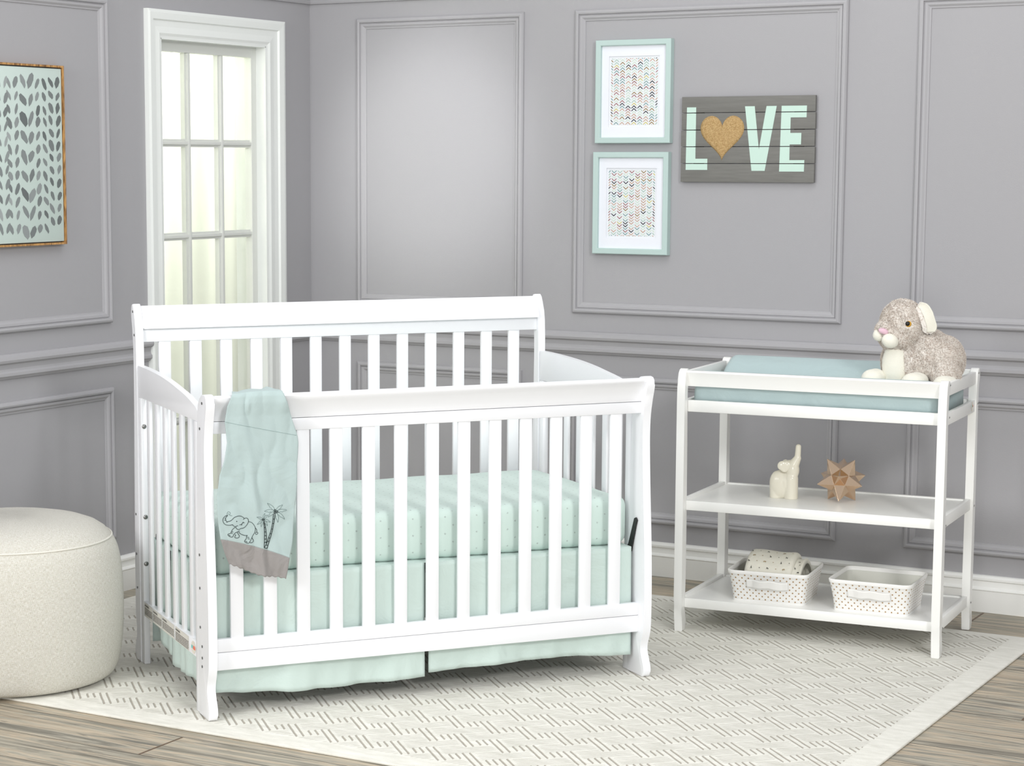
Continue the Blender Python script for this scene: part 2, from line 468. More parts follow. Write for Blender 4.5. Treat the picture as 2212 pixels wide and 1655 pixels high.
mat_rose = plain('rose_gold_mirror', sr(226, 198, 170), 0.14, metal=1.0)
mc = fabric('backdrop_muslin', sr(232, 234, 226), 300, 0.0003, wr=0.0)
_t = mc.n('ShaderNodeBsdfTranslucent'); _t.inputs[0].default_value = sr(236, 238, 228); _mx = mc.n('ShaderNodeMixShader'); _mx.inputs[0].default_value = .6
mc.L.new(mc.b.outputs[0], _mx.inputs[1]); mc.L.new(_t.outputs[0], _mx.inputs[2]); mc.L.new(_mx.outputs[0], mc.N['Material Output'].inputs[0]); mat_cloth_out = mc.m

# ------------------------------------------------------------------ room shell
WH = 2.40
def struct(o): o['kind'] = 'structure'; return o
struct(box('floor', (-0.35, 6.6, -8.6, 0.3, -0.06, 0.0), mat_floor, bev=0))
struct(box('wall_right', (-0.14, 6.6, 0.0, 0.14, 0.0, WH), mat_wall, bev=0))
WY0, WY1, WZ0, WZ1 = -1.041, -0.343, 0.10, 2.085
bm = bmesh.new()
add_box(bm, -0.14, 0, -8.6, WY0, 0, WH); add_box(bm, -0.14, 0, WY1, 0.0, 0, WH)
add_box(bm, -0.14, 0, WY0, WY1, WZ1, WH); add_box(bm, -0.14, 0, WY0, WY1, 0, WZ0)
struct(from_bm('wall_left', bm, mat_wall))

def profR(name, prof, x0, x1, mat, z=0.0):      # prof: (offset from wall, z)
    return struct(prism(name, [(-o, z+h) for o, h in prof], x0, x1, 'x', mat, smooth=False))
def profL(name, prof, y0, y1, mat, z=0.0):
    return struct(prism(name, [(o, z+h) for o, h in prof], y0, y1, 'y', mat, smooth=False))
BASE = [(0, 0), (.022, 0), (.022, .078), (.024, .082), (.022, .086), (.014, .092), (.012, .112), (.018, .117), (.018, .124), (.010, .132), (0, .134)]
profR('baseboard_right', BASE, 0.0, 6.6, mat_base)
bl = prism('baseboard_left', [(o, h) for o, h in BASE], -8.6, -1.129, 'y', mat_base, smooth=False); struct(bl)
bl2 = prism('trim_1', [(o, h) for o, h in BASE], -0.214, -0.0, 'y', mat_base, smooth=False); struct(bl2)
RAIL = [(0, .952), (.014, .950), (.026, .941), (.029, .930), (.026, .921), (.014, .914), (.011, .898), (.013, .890), (.019, .884), (.019, .874), (.012, .868), (.007, .862), (0, .862)]
profR('trim_2', RAIL, 0.0, 6.6, mat_trimgrey)
profL('trim_3', RAIL, -8.6, -1.129, mat_trimgrey)
profL('trim_4', RAIL, -0.214, 0.0, mat_trimgrey)
CROWN = [(0, 2.274), (.010, 2.276), (.013, 2.283), (.009, 2.290), (.012, 2.300), (.026, 2.325), (.055, 2.345), (.072, 2.36), (.075, 2.385), (.06, 2.40), (0, 2.40)]
profR('trim_5', CROWN, 0.0, 6.6, mat_trimgrey)
profL('trim_6', CROWN, -8.6, 0.0, mat_trimgrey)
MOULD = [(0, 0), (0.001, .010), (.006, .017), (.012, .019), (.018, .017), (.0195, .009), (.022, .0085), (.024, .012), (.032, .011), (.039, .005), (.044, .004), (.045, 0)]
tn = 7
def panel(side, a0, a1, z0, z1):
    """mitred picture-frame moulding; a = distance along the wall"""
    global tn
    bm = bmesh.new()
    def P(a, z, o): return (a, -o, z) if side == 'R' else (o, a, z)
    rings = []
    for w, h in MOULD:
        rings.append([bm.verts.new(P(*c, h)) for c in ((a0+w, z0+w), (a1-w, z0+w), (a1-w, z1-w), (a0+w, z1-w))])
    for A, B in zip(rings, rings[1:]):
        for k in range(4): bm.faces.new((A[k], A[(k+1) % 4], B[(k+1) % 4], B[k]))
    struct(from_bm('trim_%d' % tn, bm, mat_trimgrey)); tn += 1
ZT, ZB, LT, LB = 2.2095, 1.0231, 0.782, 0.2054
for a0, a1 in ((.2385, 1.0228), (1.2487, 2.3573), (2.6177, 3.72), (3.96, 5.06)):
    panel('R', a0, a1, ZB, ZT); panel('R', a0, a1, LB, LT)
for a0, a1 in ((-2.45, -1.3537), (-3.8, -2.7)):
    panel('L', a0, a1, ZB, ZT); panel('L', a0, a1, LB, LT)

# window_1 : tall divided light set in the left wall
win = empty('window_1', (0, (WY0+WY1)/2, 0.1), kind='structure')
def wp(o):
    o.parent = win; o.location = (0, -(WY0+WY1)/2, -0.1); return o
CAS = [(0, 0), (0, .020), (.010, .024), (.030, .022), (.034, .015), (.052, .014), (.072, .018), (.080, .013), (.087, .012), (.087, 0)]
bm = bmesh.new(); rings = []
Y0, Y1, Z0, Z1 = -1.1284, -0.2145, 0.012, 2.191
for t in CAS:
    w, h = t
    fy = w/.087
    rings.append([bm.verts.new(p) for p in ((h, Y0+w*(WY0-Y0)/.087, Z0+w), (h, Y1-w*(Y1-WY1)/.087, Z0+w), (h, Y1-w*(Y1-WY1)/.087, Z1-w*(Z1-WZ1)/.087), (h, Y0+w*(WY0-Y0)/.087, Z1-w*(Z1-WZ1)/.087))])
for A, B in zip(rings, rings[1:]):
    for k in range(4): bm.faces.new((A[k], A[(k+1) % 4], B[(k+1) % 4], B[k]))
wp(from_bm('window_casing', bm, mat_casing))
bm = bmesh.new()
add_box(bm, -0.1405, 0.012, WY0-.001, WY0+.004, WZ0, WZ1); add_box(bm, -0.1405, 0.012, WY1-.004, WY1+.001, WZ0, WZ1)
add_box(bm, -0.1405, 0.012, WY0, WY1, WZ1-.004, WZ1+.001); add_box(bm, -0.1405, 0.012, WY0, WY1, WZ0-.001, WZ0+.004)
wp(from_bm('window_jamb', bm, mat_casing))
SX0, SX1 = -0.070, -0.035
gy = [(-0.382-.0, -0.568), (-0.601, -0.787), (-0.820, -1.003)]
gz = [(2.040, 1.706), (1.676, 1.342), (1.312, 0.978), (0.948, 0.614), (0.584, 0.250)]
bm = bmesh.new()
add_box(bm, SX0, SX1, WY1-.004, gy[0][0], WZ0+.004, WZ1-.004, 0.002); add_box(bm, SX0, SX1, gy[2][1], WY0+.004, WZ0+.004, WZ1-.004, 0.002)
add_box(bm, SX0, SX1, gy[2][1], gy[0][0], gz[0][0], WZ1-.004); add_box(bm, SX0, SX1, gy[2][1], gy[0][0], WZ0+.004, gz[4][1])
wp(from_bm('window_sash', bm, mat_sash))
def munt(name, b, ax):
    bm = bmesh.new(); x0, x1, a0, a1, b0, b1 = b
    if ax == 'y': x0 -= .0009; x1 -= .0009
    add_box(bm, x0+.004, x1-.010, a0, a1, b0, b1)
    if ax == 'z': add_box(bm, x0+.004, x1, a0+.008, a1-.008, b0, b1, .003)
    else: add_box(bm, x0+.004, x1-.0005, a0, a1, b0+.008, b1-.008, .003)
    wp(from_bm(name, bm, mat_sash, angle=35))
for (a, b), (c, d) in zip(gy, gy[1:]): munt('window_muntin', (SX0, SX1, c, b, gz[4][1], gz[0][0]), 'z')
for (a, b), (c, d) in zip(gz, gz[1:]): munt('window_muntin', (SX0, SX1, gy[2][1], gy[0][0], c, b), 'y')
for a, b in gy:
    for c, d in gz:
        wp(box('window_pane', (-.053, -.050, b-.003, a+.003, d-.003, c+.003), mat_glass, bev=0))

# muslin backdrop hanging outside the window
def curt(a, b):
    y = -2.1+2.6*a; z = 2.75-2.72*b
    return (-0.62+0.014*sin(a*38+1.3*sin(b*2))+0.007*sin(a*91+b*1.5), y, z)
cl = grid_mesh('backdrop_curtain', 160, 24, curt, mat_cloth_out, thick=0.002)
tag(cl, 'pale greenish fabric curtain hanging behind the window panes', 'curtain')

# ------------------------------------------------------------------ rug
bm = bmesh.new()
add_box(bm, 0.13, 3.22, -2.775, -0.385, 0.0005, 0.0085, 0.003, 3)
rug = from_bm('area_rug', bm, mat_rug, angle=50)
tag(rug, 'ivory rug with carved basket weave lines under the crib and changing table', 'rug')
RZ = 0.0088

# ------------------------------------------------------------------ crib
CO = (1.411, -2.642); CA = 0.9176
crib = empty('baby_crib', (CO[0], CO[1], RZ), CA, 'white wooden sleigh style baby crib with slatted sides in front of the window', 'crib')
def cw(u, v, z): return (CO[0]+u*cos(CA)-v*sin(CA), CO[1]+u*sin(CA)+v*cos(CA), z)
def cp(name, *a, **k): return None
UL, UR, T = -0.006, 1.382, 0.026
Zs = -RZ   # crib local z = world z - RZ
def boxc(name, b, mat=mat_white, parent=crib, bev=0.003):
    u0, u1, v0, v1, z0, z1 = b
    return box(name, (u0, u1, v0, v1, z0-RZ, z1-RZ), mat, parent, bev)
front_edge = [(-.026, RZ), (-.036, .012+.004), (-.039, .03), (-.036, .046), (-.027, .066), (-.018, .086), (-.0165, .104), (-.022, .124), (-.031, .146), (-.037, .18), (-.0385, .27), (-.036, .37), (-.031, .46), (-.022, .58), (-.015, .69), (-.012, .78), (-.016, .84), (-.026, .885), (-.036, .918), (-.040, .938)]
fe = catmull([(a, b-RZ) for a, b in front_edge], 3)
top = [(-.039, .950), (-.031, .9585), (-.018, .961), (.012, .957), (.034, .945), (.047, .928), (.054, .90)]
back = [(.058, .86), (.062, .76), (.068, .55), (.072, .3), (.072, RZ)]
FP = fe+[(a, b-RZ) for a, b in top+back]
rear_back = [(.026, RZ), (.045, .014), (.050, .03), (.046, .052), (.032, .078), (.024, .100), (.028, .122), (.036, .145), (.038, .18), (.036, .35), (.028, .6), (.020, .8), (.016, .95), (.018, 1.03), (.026, 1.08), (.036, 1.12), (.041, 1.145)]
rb = catmull([(a, b-RZ) for a, b in rear_back], 3)
rtop = [(.040, 1.158), (.032, 1.1665), (.020, 1.168), (.010, 1.160), (.001, 1.142), (-.007, 1.115), (-.013, 1.08), (-.016, 1.03)]
rfront = [(-.018, .9), (-.020, .5), (-.020, RZ)]
W = 0.768
RP = [(W+a, b) for a, b in rb]+[(W+a, b-RZ) for a, b in rtop+rfront]
def screw(parent, u, v, z, side=-1, r=.0045):
    bm = bmesh.new()
    bmesh.ops.create_cone(bm, cap_ends=True, segments=16, radius1=r, radius2=r*.8, depth=.002,
                          matrix=Matrix.Translation((u+side*.001, v, z-RZ)) @ Matrix.Rotation(pi/2, 4, 'Y'))
    bmesh.ops.create_cone(bm, cap_ends=True, segments=6, radius1=r*.45, radius2=r*.45, depth=.0024,
                          matrix=Matrix.Translation((u+side*.0012, v, z-RZ)) @ Matrix.Rotation(pi/2, 4, 'Y'))
    for f in bm.faces[-8:]: f.material_index = 1
    return from_bm('screw', bm, [mat_metal, mat_black], parent)
FRONT_HOLES = [(-.0, .934), (.026, .858), (.043, .487), (.043, .389), (.043, .273), (.026, .219), (.026, .185), (.028, .159)]
BACK_HOLES = [(W+.014, 1.144), (W+.0, 1.07), (W+.012, .49), (W+.012, .36), (W+.008, .25)]
for (ua, ub, side) in ((UL-T, UL, -1), (UR, UR+T, 1)):
    fp = prism('crib_post', FP, ua, ub, 'x', mat_white, crib, bev=.004, seg=3)
    rp = prism('crib_post', RP, ua, ub, 'x', mat_white, crib, bev=.004, seg=3)
    us = ua if side < 0 else ub
    for v, z in FRONT_HOLES: screw(fp, us, v, z, side, .0042)
    for v, z in BACK_HOLES: screw(rp, us, v, z, side, .0042)
# front sleigh rail
def sleigh(name, v0, zs, vt, zt, s, parent=crib):
    """curved cap board; s=-1 leans to the front, +1 to the back"""
    n = 8; out = []; th = .020
    face = []
    for i in range(n+1):
        t = i/n; z = zs+(zt-.012-zs)*t; v = v0+(vt-v0)*(t**1.6); face.append((v, z))
    cap = [(face[-1][0]+s*.001, zt-.005), (face[-1][0]-s*.004, zt), (face[-1][0]-s*.014, zt+.0015), (face[-1][0]-s*(th-.001), zt-.003)]
    bk = [(v-s*th, z) for v, z in reversed(face)]
    pts = [(v, z-RZ) for v, z in face+cap+bk]
    return prism(name, pts, UL, UR, 'x', mat_white, parent, bev=.001, seg=1)
sleigh('top_rail', 0.0, .8806, -.031, .9545, -1)
boxc('slat_rail', (UL, UR, 0.0, .020, .8437, .8788), bev=.0015)
boxc('lower_rail', (UL, UR, 0.0, .020, .2026, .2415), bev=.0015)
boxc('bottom_rail', (UL, UR, 0.0, .020, .1490, .2012), bev=.0015)
bvf = W-.003
sleigh('top_rail', W-.004, 1.0906, W+.026, 1.1605, 1)
boxc('slat_rail', (UL, UR, bvf, bvf+.020, 1.0472, 1.0888), bev=.0015)
boxc('lower_rail', (UL, UR, bvf, bvf+.020, .2022, .2415))
boxc('bottom_rail', (UL, UR, bvf, bvf+.020, .1490, .2014))
def slat_mesh(du, dv, h, r=.003):
    bm = bmesh.new(); add_box(bm, 0, du, 0, dv, 0, h, r, 2); bmesh.ops.recalc_face_normals(bm, faces=bm.faces[:])
    me = bpy.data.meshes.new('slat'); bm.to_mesh(me); bm.free(); me.materials.append(mat_white)
    for p in me.polygons: p.use_smooth = True
    me.set_sharp_from_angle(angle=radians(35)); return me
mF = slat_mesh(.0402, .013, .8450-.2400); mB = slat_mesh(.0402, .013, 1.0485-.2400); mS = slat_mesh(.011, .033, .8800-.208)
def put(me, name, loc, parent=crib):
    o = bpy.data.objects.new(name, me); COL.objects.link(o); o.parent = parent; o.location = loc; return o
for k in range(13):
    u = .0478+.1026*k
    put(mF, 'slat', (u, .004, .2400-RZ)); put(mB, 'slat', (u, bvf+.004, .2400-RZ))
# side panels
ARM = [(.060, .9045), (.085, .915), (.14, .928), (.20, .939), (.28, .949), (.355, .958), (.45, .966), (.55, .971), (.65, .974), (.748, .975)]
arm_top = catmull(ARM, 3)
for sgn, uo in ((-1, UL-T+.003), (1, UR+T-.003)):
    ui = uo-sgn*.020
    a, b = min(uo, ui), max(uo, ui)
    pts = [(v, z-RZ) for v, z in arm_top]+[(.748, .8735-RZ), (.073, .8735-RZ)]
    prism('side_arm', pts, a, b, 'x', mat_white, crib, bev=.003)
    cap = [(v, z-RZ) for v, z in arm_top]+[(v, z+.007-RZ) for v, z in reversed(arm_top)]
    for v0, v1 in ((.0725, .108), (.713, W-.0205)):
        st = boxc('side_stile', (a, b, v0, v1, RZ, .8735))
        if v0 > .5:
            for zz in (.782, .338, .49):
                bm = bmesh.new()
                bmesh.ops.create_uvsphere(bm, u_segments=16, v_segments=8, radius=.0075, matrix=Matrix.Translation(((a+b)/2, v0-.0005, zz-RZ)) @ Matrix.Diagonal((1, .5, 1, 1)))
                from_bm('bolt', bm, mat_metal, st, smooth=True)
    rail = boxc('side_rail', (a, b, .108, .713, .169, .2175))
    um = (a+b)/2-.0055
    for k in range(6): put(mS, 'slat', (um, .642-.0945*k-.0165, .208-RZ))
    if sgn < 0:
        # warning stickers and badge on the left rail
        def lab(v0, v1, head, rows):
            bm = bmesh.new(); x = a-.0006
            def q(va, vb, za, zb, m, dx=0):
                f = bm.faces.new([bm.verts.new(p) for p in ((x-dx, va, za-RZ), (x-dx, va, zb-RZ), (x-dx, vb, zb-RZ), (x-dx, vb, za-RZ))]); f.material_index = m
            q(v0, v1, .171, .2155, 0)
            for i in range(rows):
                z = .1985-i*.0046
                vv = v1-.003
                while vv > v0+.006:
                    L = random.uniform(.006, .022); q(max(v0+.003, vv-L), vv, z-.0011, z+.0009, 1, .0004); vv -= L+.002
            # little triangle
            f = bm.faces.new([bm.verts.new(p) for p in ((x-.0004, v1-.003, .205-RZ), (x-.0004, v1-.011, .205-RZ), (x-.0004, v1-.007, .212-RZ))]); f.material_index = 1
            me = bpy.data.meshes.new('warning_label'); bm.to_mesh(me); bm.free()
            o = link('warning_label', me, [mat_lab, mat_ink], rail)
            text_part('label_text', head, .0085, (x-.0006, v1-.013, .2045-RZ), rail, mat_ink, (pi/2, 0, -pi/2))
        def text_part(name, s, size, loc, parent, mat, rot):
            cu = bpy.data.curves.new(name, 'FONT'); cu.body = s; cu.size = size; cu.offset = size*.02
            to = bpy.data.objects.new('t', cu); COL.objects.link(to); bpy.context.view_layer.update()
            me = bpy.data.meshes.new_from_object(to.evaluated_get(bpy.context.evaluated_depsgraph_get()))
            bpy.data.objects.remove(to); bpy.data.curves.remove(cu)
            o = link(name, me, mat, parent); o.location = loc; o.rotation_euler = rot; return o
        mat_lab = plain('sticker_paper', sr(222, 220, 212), 0.6); mat_ink = plain('sticker_ink', sr(70, 66, 64), 0.7)
        for v0, v1, h, r in ((.604, .700, 'WARNING', 5), (.490, .596, 'WARNING', 5), (.345, .484, 'WARNING', 5), (.182, .332, 'WARNING', 6)): lab(v0, v1, h, r)
        # brand badge: pale oval with a teal and a coral squiggle
        bm = bmesh.new()
        cv = .132; cz = .193
        f = bm.faces.new([bm.verts.new((a-.0006, cv-.024*cos(t*2*pi/28), cz+.019*sin(t*2*pi/28)-RZ)) for t in range(28)])
        def rod(pts, mi):
            n0 = len(bm.faces); add_tube(bm, [(a-.0010, cv-x, cz+z-RZ) for x, z in pts], .0014, 5, mat=mi)
        for k in range(3): rod([(-.018+.006*k, -.004), (-.018+.006*k, .004), (-.014+.006*k, .002), (-.013+.006*k, -.004)], 1)
        for k in range(3): rod([(.002+.006*k, -.004), (.003+.006*k, .005), (.006+.006*k, .001), (.006+.006*k, -.005)], 2)
        for f in bm.faces: f.smooth = False
        me = bpy.data.meshes.new('brand_badge'); bm.to_mesh(me); bm.free()
        link('brand_badge', me, [plain('badge_cream', sr(236, 230, 218), .5), plain('badge_teal', sr(130, 196, 190), .5), plain('badge_coral', sr(228, 120, 96), .5)], rail)
# mattress support: spring frame with angled corner hooks
sup = bmesh.new()
add_box(sup, .012, 1.366, .060, .725, .378-RZ, .388-RZ, .002)
spo = from_bm('mattress_support', sup, mat_metal, crib)
for u in (.012, 1.362):
    for v0, sg in ((.066, -1), (.700, 1)):
        bm = bmesh.new()
        pts = [(v0+.01, .384), (v0+.01, .408), (v0-.002, .420), (v0-.040*1, .508), (v0-.050, .512), (v0-.058, .504), (v0-.052, .490), (v0-.022, .400)] if sg < 0 else [(v0-.01, .384), (v0-.01, .408), (v0+.002, .420), (v0+.020, .508), (v0+.028, .512), (v0+.034, .504), (v0+.030, .490), (v0+.018, .400)]
        if u < 1: pts = [(v, min(z, .436)) for v, z in pts[:3]]+[(pts[2][0]-.004, .436)]
        uu = u-.002 if u < 1 else u+.0145
        prism('support_hook', [(v, z-RZ) for v, z in pts], uu, uu+.004, 'x', mat_black, spo)
        bm.free()

# mattress
MU0, MU1, MV0, MV1, MZ0, MZ1 = .012, 1.374, .058, .722, .4180, .572
mt = empty('crib_mattress', cw((MU0+MU1)/2, (MV0+MV1)/2, MZ0), CA, 'mattress in a mint sheet with tiny grey stars inside the crib', 'mattress')
def mfn(P):
    hx, hy, R = (MU1-MU0)/2, (MV1-MV0)/2, .024
    ax, ay = abs(P.x)-(hx-R), abs(P.y)-(hy-R)
    if ax > 0 and ay > 0:
        m = max(ax, ay); d = sqrt(ax*ax+ay*ay); k = m/d
        P = Vector((math.copysign(hx-R+ax*k, P.x), math.copysign(hy-R+ay*k, P.y), P.z))
    k = sin(P.x*21)*sin(P.y*13+1)*.0015
    e = 1-min(1, (P.z/.154))
    if P.z < .02: P = P+Vector((0, 0, .0015*sin(P.x*60)))
    P = P+Vector((0, -.004*sin(P.x*9) if P.y < -.2 else 0, k if P.z > .1 else 0)); P.z = max(P.z, 0)
    return P
rbox('fitted_sheet', (-(MU1-MU0)/2, (MU1-MU0)/2, -(MV1-MV0)/2, (MV1-MV0)/2, 0, MZ1-MZ0), .030, .02, mat_sheet, mt, fn=mfn)

# crib skirt
sk = empty('crib_skirt', cw(.69, .39, .08), CA, 'mint fabric dust ruffle hanging under the mattress and below the crib rails', 'crib skirt')
SKO = (.69, .39, .08)
def panel_cloth(name, A, B, ztop, zb, amp, n, ph, nrm):
    """A,B end points (u,v); zb(t) bottom height"""
    L = sqrt((B[0]-A[0])**2+(B[1]-A[1])**2)
    def fn(a, b):
        z = ztop+(zb(a)-ztop)*b
        w = amp*b*(sin(a*n+ph)+.5*sin(a*n*2.3+ph*2+b))+.0016*sin(a*L*95+3*b)*b
        return (A[0]+(B[0]-A[0])*a+nrm[0]*w-SKO[0], A[1]+(B[1]-A[1])*a+nrm[1]*w-SKO[1], z-SKO[2])
    o = grid_mesh(name, int(L*110)+10, 24, fn, mat_skirt, sk, uvs=lambda a, b: (a*L, b*.35), thick=.0012, offset=0)
    return o
zt = .4155
panel_cloth('skirt_panel', (.008, .034), (.668, .034), zt, lambda t: .073-.016*sin(t*2.6)+.001*sin(t*30), .010, 11, .4, (0, 1))
panel_cloth('skirt_panel', (.684, .034), (1.372, .034), zt, lambda t: .072+.012*sin(t*3.0)-.004*t, .009, 10, 1.4, (0, 1))
panel_cloth('skirt_panel', (.006, .040), (.006, .50), zt, lambda t: .074-.02*t, .004, 16, .4, (1, 0))
panel_cloth('skirt_panel', (.006, .515), (.006, .70), zt, lambda t: .080+.09*t*t, .004, 6, 1.4, (1, 0))
panel_cloth('skirt_panel', (1.372, .040), (1.372, .70), zt, lambda t: .074, .004, 16, .4, (1, 0))
panel_cloth('skirt_panel', (.008, .742), (1.372, .742), zt, lambda t: .075, .005, 20, .4, (0, 1))
tp = box('skirt_platform', (.006-.69, 1.372-.69, .034-.39, .742-.39, .4150-.08, .4170-.08), mat_skirt, sk, bev=.0008)

# blanket over the front rail
bk = empty('baby_blanket', cw(.12, -.055, .42), CA, 'mint baby blanket with stitched elephant and palm trees draped over the front rail', 'blanket')
BO = (.12, -.055, .42)
LE = [(0.0, .041, .962), (.06, .026, .929), (.14, .019, .884), (.25, .025, .825), (.35, .016, .773), (.43, .002, .729), (.53, -.006, .673), (.63, -.006, .621), (.78, .002, .547), (.90, .014, .506), (1.0, .028, .472)]
RE = [(0.0, .191, .966), (.08, .208, .921), (.14, .220, .884), (.22, .236, .836), (.27, .239, .814), (.41, .235, .74), (.56, .231, .659), (.71, .224, .585), (.78, .219, .525), (.88, .211, .477), (1.0, .198, .417)]
HEM_L, HEM_R = .78, .88
def edge(tab, t):
    t = max(0, min(1, t))
    return lerp_tab([(a, b) for a, b, c in tab], t), lerp_tab([(a, c) for a, b, c in tab], t)
def drape_v(u, z):
    base = lerp_tab([(.40, -.0485), (.80, -.050), (.90, -.052), (.935, -.056), (.955, -.055), (.97, -.048)], z)
    s = (u-.11)/.12
    w = .0022*sin(u*52+z*9)+.0014*sin(u*95-z*17+1)+.004*sin(z*33+u*30)*max(0, min(1, (.95-z)*4))
    w += -.010*math.exp(-((u-.075-(.9-z)*.12)/.016)**2)*max(0, min(1, (.97-z)*3))
    w += .008*math.exp(-((u-.085)/.008)**2)*math.exp(-((z-.925)/.022)**2)
    w += -.006*math.exp(-((u-.19)/.02)**2)*math.exp(-((z-.93)/.03)**2)
    return base-abs(w)*.9+w*.1
def hem_t(a): return HEM_L+(HEM_R-HEM_L)*a
def body(a, b):
    # b<0.16: behind and over the rail ; else the front fall down to the hem
    nb = .16
    if b < nb:
        k = b/nb     # 0 back bottom ... 1 front top
        (ul, zl), (ur, zr) = edge(LE, 0), edge(RE, 0)
        u = (ul+.026*min(1, (1-k)*2.2))+(ur-ul-.030*min(1, (1-k)*2.2))*a
        crest = .961+.010*math.exp(-((a-.84)/.10)**2)+.006*math.exp(-((a-.45)/.25)**2)-.003*math.exp(-((a-.12)/.08)**2)
        z_front = zl+(zr-zl)*a
        if k < .6:
            kk = k/.6; z = .80+(crest-.80)*kk**.6 if kk < 1 else crest; v = .030-.006*kk
        else:
            kk = (k-.6)/.4; z = crest+(z_front-crest)*kk+.003*sin(pi*kk); v = .024+(drape_v(u, z_front)-.024)*kk
        return (u-BO[0], v-BO[1], z-BO[2])
    t = (b-nb)/(1-nb)*hem_t(a)
    (ul, zl), (ur, zr) = edge(LE, t), edge(RE, t)
    u = ul+(ur-ul)*a; z = zl+(zr-zl)*a
    z += .004*sin(a*pi)*(1 if t < .2 else .3)
    return (u-BO[0], drape_v(u, z)-BO[1], z-BO[2])
grid_mesh('blanket_body', 70, 150, body, mat_blanket, bk, uvs=lambda a, b: (a*.25, b*.6), thick=.0022, offset=0)
def hem(a, b):
    t = hem_t(a)+(1-hem_t(a))*b
    (ul, zl), (ur, zr) = edge(LE, t), edge(RE, t)
    u = ul+(ur-ul)*a; z = zl+(zr-zl)*a
    z += .004*sin(a*pi)*.3-.010*b*sin(a*pi)**2+.0015*b*sin(a*60)
    return (u-BO[0], drape_v(u, z)-BO[1]+.001*b*sin(a*50), z-BO[2])
grid_mesh('blanket_hem', 70, 22, hem, mat_hem, bk, uvs=lambda a, b: (a*.25, b*.1), thick=.0022, offset=0)
# second, rear layer showing at the lower left
def rear(a, b):
    z = .80-.30*b; u = -.004+.05*a+.02*(1-b)**2
    return (u-BO[0], -.0465-BO[1]+.0015, z-BO[2])
def seam(a):
    t = .137+.065*a; (ul, zl), (ur, zr) = edge(LE, t), edge(RE, t)
    u = ul+(ur-ul)*a; z = .8845-.0485*a
    return (u-BO[0], drape_v(u, z)-BO[1]-.0012, z-BO[2])
bm = bmesh.new(); add_tube(bm, [seam(i/40) for i in range(41)], .0006, 5); from_bm('blanket_seam', bm, mat_seam, bk)
# embroidery, sketched in a 2212 x 1475 drawing frame that maps to the cloth
def E(x, y):
    a, b = x/2212, y/1475
    u = (-.0062+.2506*a)*(1-b)+(-.0084+.2513*a)*b
    z = (.6632-.0156*a)*(1-b)+(.5024-.0183*a)*b
    return (u-BO[0], drape_v(u, z)-BO[1]-.0016, z-BO[2])
def stitch(name, lines, mat, r=.0008):
    bm = bmesh.new()
    for ln in lines:
        pts = catmull(ln, 5) if len(ln) > 2 else [tuple(p) for p in ln]
        add_tube(bm, [E(*p) for p in pts], r, 5)
    return from_bm(name, bm, mat, bk)
def circ(x, y, r): return [(x+r*cos(t*pi/5), y+r*sin(t*pi/5)) for t in range(11)]
stitch('elephant_embroidery', [
 [(280,585),(340,570),(390,530),(440,480),(510,450),(580,440),(650,455),(700,490),(715,510),(690,535)],
 [(715,510),(760,490),(800,510),(818,560),(815,610),(790,670),(740,730),(680,760),(620,770),(560,795),(510,780),(480,740),(490,705),(540,695)],
 [(275,425),(220,440),(170,490),(150,550),(170,620),(220,670),(290,685),(350,680),(390,665),(400,680)],
 [(275,430),(235,470),(222,520),(235,570),(265,600),(280,585)], [(195,500),(228,507)], [(190,552),(232,545)], [(240,612),(272,590)],
 [(400,665),(410,690),(470,722)],
 [(460,735),(400,790),(365,860),(350,900),(300,920),(285,945),(320,980),(370,1000),(410,985),(430,930),(460,890),(520,860),(585,830)],
 [(520,870),(550,920),(575,960),(570,1000),(520,1025),(470,1015),(455,990),(480,960),(460,925)],
 [(560,860),(600,905),(660,935),(720,955),(800,955)],
 [(800,955),(770,980),(765,1040),(720,1100),(740,1140),(820,1165),(860,1120),(900,1050),(950,950),(985,860),(990,760),(960,680),(900,610),(820,585)],
 [(920,1020),(960,1100),(920,1145),(860,1150)],
 [(990,745),(1020,790),(1030,850),(1055,880),(1020,925),(1000,890),(1030,850)],
 circ(508, 580, 7), [(580,675),(640,655),(690,600)], [(650,650),(640,690)], [(670,620),(722,622)],
 [(380,850),(412,866)], [(365,885),(400,905)], [(790,1000),(840,1010)], [(800,1040),(855,1050)], [(310,950),(345,965)], [(740,1105),(790,1135)]], mat_thread)
def leaf(cx, cy, tx, ty, w):
    dx, dy = tx-cx, ty-cy; L = sqrt(dx*dx+dy*dy); nx, ny = -dy/L, dx/L
    if ny < 0 : nx, ny = -nx, -ny
    up = [(cx+dx*t-nx*w*sin(pi*t), cy+dy*t-ny*w*sin(pi*t)) for t in (0, .25, .5, .75, 1)]
    lo = [(cx+dx*t+nx*w*(.5+.35*(i % 2))*sin(pi*min(t+.05, 1)), cy+dy*t+ny*w*(.5+.35*(i % 2))*sin(pi*t)) for i, t in enumerate((1, .86, .72, .58, .44, .3, .15, 0))]
    return up+lo[1:]
stitch('palm_leaf_embroidery', [leaf(1540, 310, x, y, 42) for x, y in ((1325,100),(1720,140),(1840,280),(1790,520),(1610,605),(1340,460),(1245,310))]+
       [circ(1540, 315, 14)], mat_thread2, .0006)
stitch('palm_leaf_embroidery', [leaf(1200, 520, x, y, 30) for x, y in ((1010,450),(1250,365),(1330,410),(1400,595),(1320,690),(1130,710),(1025,650))]+[circ(1200, 522, 10)], mat_thread2, .0006)
stitch('butterfly_embroidery', [[(265,420),(260,370),(290,325),(335,345),(340,380),(310,400),(290,370)], [(310,398),(345,425),(390,430)]], mat_thread2, .0006)
def at_y(path, y):
    for (x0, y0), (x1, y1) in zip(path, path[1:]):
        if y0 <= y <= y1: return x0+(x1-x0)*(y-y0)/(y1-y0)
    return path[-1][0]
